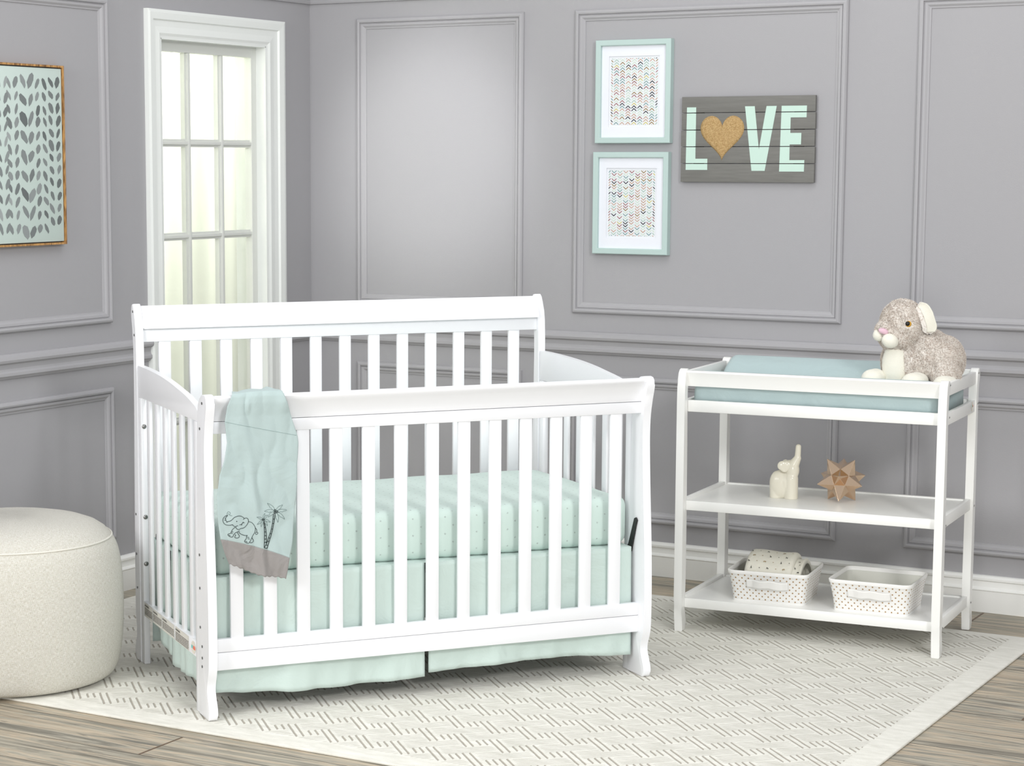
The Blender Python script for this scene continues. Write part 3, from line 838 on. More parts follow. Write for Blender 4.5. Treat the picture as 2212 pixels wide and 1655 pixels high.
tl, tr = [(1205,575),(1230,800),(1235,1100),(1230,1270)], [(1230,570),(1270,780),(1295,1000),(1300,1160)]
gl, gr = [(1490,380),(1480,520),(1430,780),(1370,980),(1300,1180),(1225,1275)], [(1530,380),(1520,520),(1490,680),(1440,900),(1390,1080),(1325,1305)]
stitch('palm_trunk_embroidery', [tl, tr, gl, gr, [(1225,1275),(1325,1305)]]+[[(at_y(tl, y), y), (at_y(tr, y), y)] for y in (640,740,855,955,1045,1135)]+
       [[(at_y(gl, y), y), (at_y(gr, y), y+8)] for y in (520,630,780,905,1020,1110,1210)]+[circ(1525,290,22), circ(1575,325,25), circ(1525,350,22), circ(1180,525,16), circ(1215,530,20)], mat_thread, .0011)

# ------------------------------------------------------------------ pouf
pc = (.560, -2.562)
pf = empty('floor_pouf', (pc[0], pc[1], RZ), 0, 'round oatmeal linen floor pouf at the left beside the crib', 'pouf')
prof = [(0, 0), (.24, .001), (.285, .006), (.308, .022), (.322, .06), (.331, .12), (.335, .20), (.334, .28), (.329, .34), (.320, .385), (.308, .412), (.300, .422)]
prof = [(a*1.05, b*1.06) for a, b in prof]
sideP = catmull(prof[1:], 3)
lathe('pouf_side', [(0, 0)]+sideP, 96, mat_linen, pf)
topP = [(.300, .422), (.285, .440), (.262, .4555), (.225, .469), (.18, .478), (.12, .485), (.06, .488), (0, .489)]
topP = [(a*1.05, b*1.06) for a, b in topP]
lathe('pouf_top', topP, 96, mat_linen, pf)
bm = bmesh.new(); add_tube(bm, [(.3175*cos(t*pi/48), .3175*sin(t*pi/48), .4475) for t in range(96)], .0032, 6, closed=True); from_bm('pouf_piping', bm, mat_linen, pf)

# ------------------------------------------------------------------ changing table
GO = (2.128, -.885); GA = 0.0723
def gw(u, v, z): return (GO[0]+u*cos(GA)-v*sin(GA), GO[1]+u*sin(GA)+v*cos(GA), z)
ct = empty('changing_table', (GO[0], GO[1], RZ), GA, 'white open changing table with two shelves against the panelled grey wall', 'changing table')
def boxg(name, b, mat=mat_cream, parent=ct, bev=.0025):
    u0, u1, v0, v1, z0, z1 = b
    return box(name, (u0, u1, v0, v1, z0-RZ, z1-RZ), mat, parent, bev)
# posts: S shaped, thin in u
def post_prof(v, s, zf=RZ):
    """v front face position; s=-1 profile face looks to the front"""
    fr = [(-.010, zf), (-.017, .012+zf*.5), (-.019, .03), (-.016, .06), (-.006, .085), (-.002, .10), (-.006, .125), (-.010, .17), (-.011, .3), (-.008, .5), (-.003, .7), (0, .78), (0, .84), (-.005, .868), (-.014, .888), (-.018, .900)]
    tp_ = [(-.017, .912), (-.010, .919), (0, .9205), (.010, .917), (.020, .906), (.026, .888)]
    bk_ = [(.028, .86), (.030, .8), (.030, .12), (.028, .10), (.022, .08), (.022, .05), (.020, zf)]
    pts = catmull(fr, 2)+tp_+bk_
    return [(v-s*-1*a if s < 0 else v-a, z-RZ) for a, z in pts]
GL, GW_ = .850, .470
for ua, ub, side in ((-.031, -.003, -1), (GL+.003, GL+.031, 1)):
    f = prism('table_post', post_prof(0, -1), ua, ub, 'x', mat_cream, ct, bev=.003)
    b_ = prism('table_post', post_prof(GW_, 1, RZ), ua, ub, 'x', mat_cream, ct, bev=.003)
    us = ua if side < 0 else ub
    for z in (.905, .80, .445, .105):
        for pv, par in ((.012, f), (GW_-.012, b_)):
            screw(par, us, pv, z, side, .0032)
def leanrail(name, v0, vt, s):
    zs, zt_ = .8605, .9145; th = .016
    face = [(v0+(vt-v0)*(i/5)**1.5, zs+(zt_-.006-zs)*i/5) for i in range(6)]
    cap = [(face[-1][0]-s*.003, zt_), (face[-1][0]-s*.011, zt_+.0005), (face[-1][0]-s*th, zt_-.003)]
    pts = [(v, z-RZ) for v, z in face+cap+[(v-s*th, z) for v, z in reversed(face)]]
    prism(name, pts, -.003, GL+.003, 'x', mat_cream, ct, bev=.0008, seg=1)
leanrail('guard_rail', 0.001, -.012, -1)
leanrail('guard_rail', GW_-.001, GW_+.012, 1)
for ua, ub in ((-.026, -.010), (GL+.010, GL+.026)):
    boxg('guard_rail', (ua, ub, .028, GW_-.028, .868, .910))
boxg('apron_rail', (-.003, GL+.003, 0, .016, .7725, .8125)); boxg('apron_rail', (-.003, GL+.003, GW_-.016, GW_, .7725, .8125))
for ua, ub in ((-.026, -.010), (GL+.010, GL+.026)):
    ar = boxg('apron_rail', (ua, ub, .028, GW_-.028, .7725, .8125))
# pale sticker with coral mark on the right apron
bm = bmesh.new()
bm.faces.new([bm.verts.new((GL+.0265, .395+.014*cos(t*2*pi/24), .795+.017*sin(t*2*pi/24)-RZ)) for t in range(24)])
add_tube(bm, [(GL+.0268, .388, .797-RZ), (GL+.0268, .393, .800-RZ), (GL+.0268, .393, .793-RZ)], .0012, 5, mat=1)
add_tube(bm, [(GL+.0268, .397, .797-RZ), (GL+.0268, .402, .800-RZ), (GL+.0268, .402, .793-RZ)], .0012, 5, mat=2)
me = bpy.data.meshes.new('brand_badge'); bm.to_mesh(me); bm.free()
link('brand_badge', me, [bpy.data.materials['badge_cream'], bpy.data.materials['badge_teal'], bpy.data.materials['badge_coral']], ar)
boxg('top_board', (-.010, GL+.010, .016, GW_-.016, .779, .7905), mat_shelf)
for name, zb, zt_ in (('middle_shelf', .4315, .4645), ('bottom_shelf', .0905, .1235)):
    bm = bmesh.new()
    a, b = zb-RZ, zt_-RZ
    add_box(bm, -.003, GL+.003, 0, .016, a, b, .002); add_box(bm, -.003, GL+.003, GW_-.016, GW_, a, b, .002)
    add_box(bm, -.022, -.006, .030, GW_-.030, a, b+.006, .002); add_box(bm, GL+.006, GL+.022, .030, GW_-.030, a, b+.006, .002)
    add_box(bm, -.008, GL+.008, .014, GW_-.014, a+.012, b-.005, 0)
    from_bm(name, bm, mat_shelf if False else mat_cream, ct, angle=35)
ZS1, ZS2 = .4595, .1185

# changing pad (contoured)
PZ = .7912
pad = empty('changing_pad', gw(.42, .235, PZ), GA, 'contoured changing pad in a pale mint cover on top of the white table', 'changing pad')
PU0, PU1, PV0, PV1 = .008-.42, .838-.42, .024-.235, .446-.235
def padz(v):       # contour across v (local)
    t = (v-PV0)/(PV1-PV0)
    return lerp_tab([(0, .105), (.08, .120), (.18, .112), (.32, .080), (.5, .070), (.66, .085), (.80, .128), (.90, .146), (1.0, .140)], t)
def padfn(P):
    h = padz(P.y)
    u = P.x
    e = min(1, (u-PU0)/.05, (PU1-u)/.05); e = max(0, e)
    endf = 1-(1-e)**2*.25
    z = P.z*h*endf
    z += .0016*sin(P.x*31+P.y*11)*(P.z)
    # soft lower edge
    return Vector((P.x+.002*sin(P.x*40+P.z*5), P.y+.0018*sin(P.x*27)*P.z, z))
def rp(name):
    # unit height rounded box, then contoured
    def f(P):
        return padfn(P)
    return rbox(name, (PU0, PU1, PV0, PV1, 0, 1), .0, .02, mat_pad, pad, fn=None)
bm = bmesh.new(); uvl = bm.loops.layers.uv.new('UVMap')
NU, NT = 90, 64
ring = []
for i in range(NU+1):
    a = i/NU; u = PU0+(PU1-PU0)*a
    e = min(a, 1-a)*(PU1-PU0)
    sh = 1 if e > .035 else sqrt(max(0, 1-((.035-e)/.035)**2))
    sh = .55+.45*sh
    row = []
    for k in range(NT):
        t = k/NT
        # closed section: bottom then top
        if t < .36:
            s = t/.36; v = PV0+.022+(PV1-PV0-.044)*s; z = 0.0
        elif t < .44:
            s = (t-.36)/.08; v = PV1-.022+.022*sin(s*pi/2); z = .030*(1-cos(s*pi/2))
        elif t < .50:
            s = (t-.44)/.06; v = PV1-.004*s; z = .03+(.115-.03)*s
        elif t < .94:
            s = (t-.50)/.44; v = (PV1-.004)+(PV0+.002-(PV1-.004))*s; ss = 1-s
            z = padz(PV0+(PV1-PV0)*ss)
            if s < .06: z = .115+(z-.115)*sin(s/.06*pi/2)
            if s > .95: z = .095+(z-.095)*cos((s-.95)/.05*pi/2)
        elif t < .97:
            s = (t-.94)/.03; v = PV0+.002*(1-s); z = .095-(.095-.03)*s
        else:
            s = (t-.97)/.03; v = PV0+.022*(1-cos(s*pi/2)); z = .030*(1-sin(s*pi/2))
        z = z*(sh if z > .01 else 1)
        vv = v*(1 if e > .03 else 1-.06*(1-e/.03)**2)
        w = .0022*sin(a*46+3*v)*(1 if .02 < z < .1 else .3)
        row.append(bm.verts.new((u, vv+w*(1 if v < 0 else -1), z)))
    ring.append(row)
for i in range(NU):
    for k in range(NT): bm.faces.new((ring[i][k], ring[i][(k+1) % NT], ring[i+1][(k+1) % NT], ring[i+1][k]))
bm.faces.new(ring[0][::-1]); bm.faces.new(ring[-1])
o = from_bm('pad_cover', bm, mat_pad, pad, smooth=True)

# ------------------------------------------------------------------ plush rabbit
mf = M('heathered_plush', sr(205, 195, 185), 0.95, sheen=0.4, spec=0.1)
_c = mf.coord(); _n1 = mf.noise(_c, 95, 4, 0.7, 1.5); _n2 = mf.noise(_c, 16, 2)
_f = mf.math('MULTIPLY_ADD', _n2, 0.35, _n1)
mf.color(mf.ramp(_f, [(0.40, sr(126, 104, 90)), (0.54, sr(206, 193, 182)), (0.70, sr(240, 235, 228))])); mf.bump(_n1, 0.003)
mat_fur = mf.m
mat_pink = plain('pink_plush', sr(226, 190, 204), 0.8)
mat_eye = plain('black_eye', sr(12, 10, 10), 0.08)
mat_gold = plain('gold_iris', sr(200, 150, 50), 0.3)
BZ = .867
rb0 = empty('stuffed_rabbit', gw(.70, .225, BZ), GA, 'stuffed lop eared rabbit in heathered taupe and cream sitting on the changing pad', 'stuffed animal')
# local frame: x = u-.70, y = v-.225, z above pad
def hair(o, count, length, mat_index=1, seed=1, rough=.003):
    md = o.modifiers.new('fur', 'PARTICLE_SYSTEM'); ps = md.particle_system; st = ps.settings
    st.type = 'HAIR'; st.count = count; st.hair_length = length; st.hair_step = 3; ps.seed = seed
    st.emit_from = 'FACE'; st.use_modifier_stack = True; st.distribution = 'RAND'
    st.roughness_1 = rough; st.roughness_1_size = .02; st.roughness_2 = rough*1.2; st.roughness_2_size = .01
    st.root_radius = .35; st.tip_radius = .08; st.radius_scale = .0012; st.material = mat_index
    st.render_step = 2; st.display_step = 2; st.brownian_factor = .012
    st.child_type = 'SIMPLE'; st.rendered_child_count = 12; st.child_nbr = 2 if hasattr(st, 'child_nbr') else 2
    st.child_radius = .004; st.child_roundness = .6

rbod = blob('rabbit_body', [
  ('e', (.055, .025, .095), (.105, .098, .098)), ('e', (.050, .010, .135), (.080, .075, .068)), ('e', (.108, .020, .095), (.068, .088, .084)), ('e', (.125, -.03, .05), (.05, .06, .055)),
  ('e', (-.045, .015, .085), (.056, .055, .085)), ('e', (.0, -.02, .09), (.05, .06, .085)), ('e', (-.022, -.030, .216), (.076, .073, .084)), ('e', (-.035, -.045, .185), (.068, .060, .062)),
  ('e', (-.060, -.068, .195), (.044, .040, .042))], mat_fur, rb0, .0045, 6, .6, flat=.0)
blob('rabbit_chest', [('e', (-.034, -.046, .080), (.048, .048, .084)), ('e', (-.034, -.040, .030), (.050, .046, .05))], mat_plush_cream, rb0, .004, 5, .5, flat=.0)
for c, r, e in (((-.104, -.084, .034), (.038, .040, .032), (0, 0, .5)), ((.036, -.090, .030), (.042, .040, .031), (0, 0, .3)), ((.134, -.085, .024), (.038, .044, .032), (0, 0, .0)), ((.120, .105, .012), (.034, .04, .026), (0, 0, 0))):
    blob('rabbit_paw', [('e', c, r, e), ('e', (c[0]+.006, c[1]+.016, c[2]+.004), (r[0]*.9, r[1], r[2]*.9), e)], mat_plush_cream, rb0, .003, 4, .5, flat=.0)
blob('rabbit_muzzle', [('e', (-.086, -.086, .181), (.021, .021, .021)), ('e', (-.044, -.104, .165), (.028, .024, .024), (0, .35, .3))], mat_plush_cream, rb0, .0025, 3, .5)
blob('rabbit_nose', [('e', (-.066, -.108, .196), (.018, .010, .010), (0, .3, .35))], mat_pink, rb0, .0018, 3, .5)
for c, nrm in (((.012, -.094, .222), Vector((.15, -1, .05)).normalized()), ((-.096, -.012, .224), Vector((-1, .1, .05)).normalized())):
    q = nrm.to_track_quat('Z', 'Y').to_matrix().to_4x4(); Mx = Matrix.Translation(c) @ q
    bm = bmesh.new(); bmesh.ops.create_uvsphere(bm, u_segments=24, v_segments=12, radius=1, matrix=Mx @ Matrix.Diagonal((.0105, .0105, .0060, 1)))
    ey = from_bm('rabbit_eye', bm, mat_gold, rb0, smooth=True)
    bm = bmesh.new(); bmesh.ops.create_uvsphere(bm, u_segments=24, v_segments=12, radius=1, matrix=Mx @ Matrix.Translation((-.0010, .0006, .0014)) @ Matrix.Diagonal((.0088, .0088, .0056, 1)))
    from_bm('pupil', bm, mat_eye, ey, smooth=True)
# lop ears: a heathered flap with a cream lining
def ear_fn(s):
    def ear(a, b, off=0.0):
        cx = lerp_tab([(0, .020), (.2, .036), (.45, .050), (.75, .062), (1, .060)], b)
        cz = lerp_tab([(0, .276), (.2, .268), (.45, .244), (.75, .208), (1, .182)], b)
        w = .024*min(1, .55+b*1.6)*(1 if b < .8 else sqrt(max(0.02, 1-((b-.8)/.2)**2)))
        k = (a-.5)*2
        tx, tz = lerp_tab([(0, .5), (.4, .90), (1, 1.0)], b), lerp_tab([(0, .85), (.4, .42), (1, .05)], b)
        if s < 0: return (cx+k*w*tx+.012, -.050-.004*k*k-off*.001-.010*sin(pi*b), cz+k*w*tz+.006)
        return (cx+k*w*tx-.030, .034+.004*k*k+off*.001+.010*sin(pi*b), cz+k*w*tz-.012)
    return ear
for s_ in (-1, 1):
    ef_ = ear_fn(s_)
    e1 = grid_mesh('rabbit_ear', 14, 26, lambda a, b: ef_(a, b), mat_fur, rb0, thick=.007, offset=0)
    e2 = grid_mesh('ear_lining', 14, 26, lambda a, b: ef_(.34+.72*a, .04+.90*b, off=4.2), mat_plush_cream, e1, thick=.003, offset=0)
def fur(o, count, length, width, mats, seed=1, skip=None):
    """short plush pile: tiny tapered blades grown into the body's own mesh"""
    rng = random.Random(seed); me = o.data
    vs = [v.co.copy() for v in me.vertices]; nr = [v.normal.copy() for v in me.vertices]
    bm = bmesh.new(); bm.from_mesh(me)
    faces = bm.faces[:]; areas = [f.calc_area() for f in faces]
    picks = rng.choices(range(len(faces)), areas, k=count)
    pts = []
    for i in picks:
        f = faces[i]; v = f.verts; a, b = rng.random(), rng.random()
        if a+b > 1: a, b = 1-a, 1-b
        q = v[0].co+(v[1].co-v[0].co)*a+(v[2].co-v[0].co)*b; pts.append((q, f.normal.copy()))
    for q, n in pts:
        if skip and skip(q): continue
        clump = Vector((sin(q.x*160+q.z*70), sin(q.y*150+1), sin(q.z*140+q.x*90+2)))
        d = (n*.55+Vector((.35, 0, -.45))+clump*.25+Vector((rng.uniform(-.35, .35), rng.uniform(-.35, .35), rng.uniform(-.35, .35)))).normalized()
        if d.dot(n) < .15: d = (d+n*.5).normalized()
        side = d.cross(n+Vector((.01, .02, 0))).normalized()*width*rng.uniform(.7, 1.3); L = length*rng.uniform(.6, 1.25)
        m = rng.choices(range(1, len(mats)+1), (6, 4, 1.6 if q.z > .13 else .9))[0]
        A = [bm.verts.new(q-side), bm.verts.new(q+side), bm.verts.new(q+d*L*.6+side*.7+n*.0008), bm.verts.new(q+d*L), bm.verts.new(q+d*L*.6-side*.7+n*.0008)]
        bm.faces.new(A).material_index = m
    bm.to_mesh(me); bm.free()
    for m in mats: me.materials.append(m)
fur_mats = [plain('fur_tip_cream', sr(244, 239, 232), .9, spec=.1), plain('fur_taupe', sr(220, 208, 198), .9, spec=.1), plain('fur_dark_root', sr(150, 128, 112), .9, spec=.1)]
fur(rbod, 75000, .0052, .00038, fur_mats, skip=lambda q: (q-Vector((.012, -.094, .222))).length < .014)


# ------------------------------------------------------------------ ceramic elephant
def ground(ob): pass
KE = .000206
def ez(x, y): return ((x-580)*KE, (1092-y)*KE)
ef = empty('elephant_figurine', gw(.272, .235, ZS1), GA, 'small ivory ceramic elephant figurine with raised trunk on the middle shelf', 'figurine')
def EE(x, y, rx, ry, rz, v=0.0):
    a, b = ez(x, y); return ('e', (a, v, b), (rx*KE, ry*KE, rz*KE))
def EC(x0, y0, x1, y1, r0, r1, v=0.0):
    a, b = ez(x0, y0); c, d = ez(x1, y1); return ('c', (a, v, b), (c, v, d), r0*KE, r1*KE)
blob('elephant_body', [EE(520, 865, 185, 130, 250), EE(470, 840, 135, 125, 210), EC(440, 900, 445, 1070, 104, 104), EC(705, 760, 708, 1070, 122, 120), EE(700, 800, 124, 110, 210), EE(620, 830, 110, 120, 190),
      EE(725, 600, 116, 100, 180), EE(672, 538, 140, 96, 100), EC(740, 520, 808, 400, 96, 62), EC(808, 400, 818, 205, 54, 48)], mat_ceramic, ef, .0022, 5, .6, flat=0.0)
for sv in (-1, 1):
    blob('elephant_ear', [('e', (ez(578, 528)[0], sv*.021-.002, ez(578, 528)[1]), (84*KE, 30*KE, 84*KE), (0, 0, -.35*sv)), ('e', (ez(606, 560)[0], sv*.020-.001, ez(606, 560)[1]), (70*KE, 30*KE, 88*KE), (0, -.5, -.3*sv)), ('e', (ez(640, 530)[0], sv*.016, ez(640, 530)[1]), (90*KE, 34*KE, 85*KE), (0, 0, -.2*sv))], mat_ceramic, ef, .0019, 8, .6)

# ------------------------------------------------------------------ faceted star ornament
st0 = empty('star_ornament', gw(.467, .262, ZS1), GA, 'rose gold mirrored faceted star ornament with twelve spikes on the middle shelf', 'ornament')
phi = (1+5**.5)/2
tips = []
for a in (-1, 1):
    for b in (-phi, phi): tips += [(0, a, b), (a, b, 0), (b, 0, a)]
tips = [Vector(t).normalized() for t in tips]
Rt = .0905
dod = []
for i in range(12):
    for j in range(i+1, 12):
        for k in range(j+1, 12):
            if all((tips[p]-tips[q]).length < 1.2 for p, q in ((i, j), (j, k), (i, k))): dod.append((tips[i]+tips[j]+tips[k]).normalized())
# orient: one spike towards the camera side (-y, slightly up), one lower neighbour pointing straight down
front = Vector((.13, -.955, .27)).normalized()
t0 = tips[0]; nb = [t for t in tips if .5 > (1-t.dot(t0)) > .01 or (0.9 < (t-t0).length < 1.2)][0]
def frame(f, d):
    f = f.normalized(); r = (d-f*d.dot(f)).normalized(); return Matrix((f, r, f.cross(r))).transposed()
Rm = frame(front, Vector((0, 0, -1))) @ frame(t0, nb).transposed()
T_ = [Rm @ t for t in tips]; D_ = [Rm @ d for d in dod]
zmin = min(t.z for t in T_)*Rt
bm = bmesh.new()
dv = [bm.verts.new(Vector((0, 0, -zmin))+d*Rt*.563) for d in D_]
for t in T_:
    near = sorted(range(20), key=lambda i: (D_[i]-t).length)[:5]
    ax = t; r0 = (D_[near[0]]-ax*D_[near[0]].dot(ax)).normalized(); q0 = ax.cross(r0)
    near.sort(key=lambda i: atan2(D_[i].dot(q0), D_[i].dot(r0)))
    tv = bm.verts.new(Vector((0, 0, -zmin))+t*Rt)
    for i in range(5): bm.faces.new((tv, dv[near[i]], dv[near[(i+1) % 5]]))
bmesh.ops.bevel(bm, geom=bm.edges[:], offset=.0007, segments=2, profile=.6, affect='EDGES')
from_bm('star_body', bm, mat_rose, st0)

# ------------------------------------------------------------------ storage baskets
def basket(loc, rz, label, cuff):
    b = empty('storage_basket', loc, rz, label, 'basket', None)
    H = .1085
    def ring(t, ins=0.0, n=80, dz=0.0):
        hx = .126+(.1405-.126)*t-ins; hy = .104+(.134-.104)*t-ins; r = .022+.006*t-ins*.5
        out = []
        per = 4*(hx+hy)
        for i in range(n):
            a = 2*pi*i/n+pi/4; ca, sa = cos(a), sin(a)
            k = min(1/max(abs(ca), 1e-6), 1/max(abs(sa), 1e-6)); x, y = ca*k*hx, sa*k*hy
            cx, cy = max(-(hx-r), min(hx-r, x)), max(-(hy-r), min(hy-r, y)); d = Vector((x-cx, y-cy, 0))
            if d.length > 1e-6: d = d.normalized()*min(r, d.length) if d.length < r*.999 else d.normalized()*r
            out.append((cx+d.x, cy+d.y, H*t+dz))
        return out
    n = 120
    def shell(name, t0, t1, ins, mat, parent, steps=8, flip=1, bottom=False):
        bm = bmesh.new(); uvl = bm.loops.layers.uv.new('UVMap'); rs = []; ss = []
        for j in range(steps+1):
            t = t0+(t1-t0)*j/steps; p = ring(t, ins, n)
            bulge = .003*sin(pi*t)
            p = [(x*(1-bulge*.6/.13*(abs(sin(3*atan2(y, x))))), y*(1-bulge/.13), z) for x, y, z in p]
            rs.append([bm.verts.new(q) for q in p])
            s = [0.0]
            for i in range(n):
                q0, q1 = p[i], p[(i+1) % n]; s.append(s[-1]+sqrt((q0[0]-q1[0])**2+(q0[1]-q1[1])**2))
            # centre texture on the front face (-y)
            ss.append(s)
        for j in range(steps):
            for i in range(n):
                f = bm.faces.new((rs[j][i], rs[j][(i+1) % n], rs[j+1][(i+1) % n], rs[j+1][i]))
                for lp, (ii, jj) in zip(f.loops, ((i, j), (i+1, j), (i+1, j+1), (i, j+1))):
                    lp[uvl].uv = (ss[steps//2][ii], jj/steps*(t1-t0)*H*1.02)
        if bottom: bm.faces.new(rs[0])
        return from_bm(name, bm, mat, parent, smooth=True)
    sh = shell('basket_body', 0, 1, 0, mat_dots, b, bottom=True)
    shell('basket_liner', .03, .99, .003, mat_liner, b, bottom=True)
    bm = bmesh.new()
    R0, R1 = ring(.905, -.0012, n), ring(1.0, -.0014, n); R2, R3 = ring(1.0, .004, n, .0018), ring(.90, .0045, n)
    rr = [[bm.verts.new(p) for p in R] for R in (R0, R1, ring(1, .001, n, .003), R2, R3)]
    for A, B in zip(rr, rr[1:]):
        for i in range(n): bm.faces.new((A[i], A[(i+1) % n], B[(i+1) % n], B[i]))
    from_bm('basket_rim', bm, mat_canvas, b, smooth=True)
    bm = bmesh.new()
    rr = [[bm.verts.new(p) for p in R] for R in (ring(.0, -.0012, n), ring(.055, -.0012, n), ring(.06, .0005, n))]
    for A, B in zip(rr, rr[1:]):
        for i in range(n): bm.faces.new((A[i], A[(i+1) % n], B[(i+1) % n], B[i]))
    from_bm('basket_base_trim', bm, mat_canvas, b, smooth=True)
    def strap(a, c):
        x = -.072+.144*a; k = sin(pi*max(0, min(1, (a-.14)/.72)))
        z = .066-.002*a+.0145*(1-c)*2-.0145+.0015*sin(a*13+c)
        yy = -(.104+(.134-.104)*(z/H))-.0022
        return (x, yy-.013*k*(1+.25*sin(a*9)), z+.002*k)
    grid_mesh('basket_handle', 40, 6, strap, mat_canvas, b, thick=.0018, offset=0)
    bm = bmesh.new()
    return b
basket(gw(.268, .176, ZS2), GA+.055, 'gold dotted white fabric basket holding a folded animal print sheet on the bottom shelf', 1)
basket(gw(.628, .168, ZS2), GA+.0, 'empty gold dotted white fabric basket on the bottom shelf, the right one', 0)

# folded crib sheet in the left basket
fs = empty('folded_sheet', gw(.268, .176, ZS2+.003), GA+.055, 'cream sheet with a tiny safari animal print folded into the left basket', 'sheet')
mat_sheetc = fabric('cream_print_cotton', sr(230, 227, 214), wr=.006, wrs=16).m
mat_an1 = plain('animal_black_ink', sr(48, 48, 44), .8); mat_an2 = plain('animal_gold_ink', sr(170, 150, 118), .8)
def roll(cx0, cx1, cy, r, zc, ph):
    def f(a, s):    # a along x, s angle around
        ang = -.25+3.6*s
        x = cx0+(cx1-cx0)*a
        rr = r*(1+.03*sin(a*7+ph)+.02*sin(s*15))
        return (x, cy-rr*1.05*cos(ang)*1.0, zc+rr*sin(ang)*.78)
    return f
R1f = roll(-.092, .078, .005, .094, .082, 0); R2f = roll(.066, .106, .000, .092, .064, 1)
for nm, f, x0, x1 in (('sheet_fold', R1f, 0, 1), ('sheet_fold', R2f, 0, 1)):
    def g(a, s, f=f):
        e = min(a, 1-a)/.10; sh = sqrt(max(0, 1-(1-min(1, e))**2)); p = f(a, s); c = (f(a, 0)[1]+f(a, 1)[1])/2
        return (p[0], c+(p[1]-c)*(.86+.14*sh), .06+(p[2]-.06)*(.80+.20*sh))
    grid_mesh(nm, 30, 40, g, mat_sheetc, fs, thick=.002, offset=0)
bm = bmesh.new()
GIR = [(-1,-3),(-.6,-3),(-.5,-1),(.6,-1),(.7,-3),(1.1,-3),(1.2,0),(.2,.6),(-.5,1.2),(-.7,3),(-1.5,3.2),(-1.6,2.6),(-1.1,2.3),(-1.1,0)]
ELE = [(-2,-1.6),(-1.3,-1.6),(-1.2,-.5),(.4,-.5),(.5,-1.6),(1.3,-1.6),(1.6,.4),(1.2,1.2),(-.4,1.3),(-1.6,1.4),(-2.3,.8),(-2.8,-.6),(-2.3,-.5)]
ZEB = [(-1.6,-2),(-1.2,-2),(-1,-.4),(.6,-.4),(.8,-2),(1.2,-2),(1.4,.6),(-.6,.8),(-1.4,1.9),(-2,1.3),(-1.5,.6)]
RNG = [(cos(t*pi/4), sin(t*pi/4)) for t in range(8)]
def decal(f, a, s, shape, k, m, L, rot=0.0):
    vs = []
    for x, y in shape:
        x, y = x*cos(rot)-y*sin(rot), x*sin(rot)+y*cos(rot)
        P = Vector(f(a+x*k/L, s+y*k/.30)); c = Vector((P.x, .005, .06)); n = (P-c).normalized()
        vs.append(bm.verts.new(P+n*.0021))
    try: bm.faces.new(vs).material_index = m
    except Exception: pass
random.seed(3)
i = 0
for row, s in enumerate((.10, .19, .28, .37, .46, .55)):
    for c in range(6):
        a = .08+c*.165+(row % 2)*.08
        if a > .94: continue
        shp, k, m = ((ELE, .0021, 1), (RNG, .0018, 1), (GIR, .0019, 0), (RNG, .0016, 0), (ZEB, .0021, 0), (RNG, .0018, 1))[(c+row*2) % 6]
        decal(R1f, a, s, shp, k, m, .16, random.uniform(-.3, .3)); i += 1
for s, a, sh in ((.18, .5, GIR), (.30, .4, GIR), (.42, .6, ZEB), (.12, .3, RNG), (.36, .7, RNG), (.24, .75, ELE)):
    decal(R2f, a, s, sh, .0019, 0, .04)
for fce in bm.faces: fce.smooth = False
from_bm('animal_print', bm, [mat_an1, mat_an2], fs)

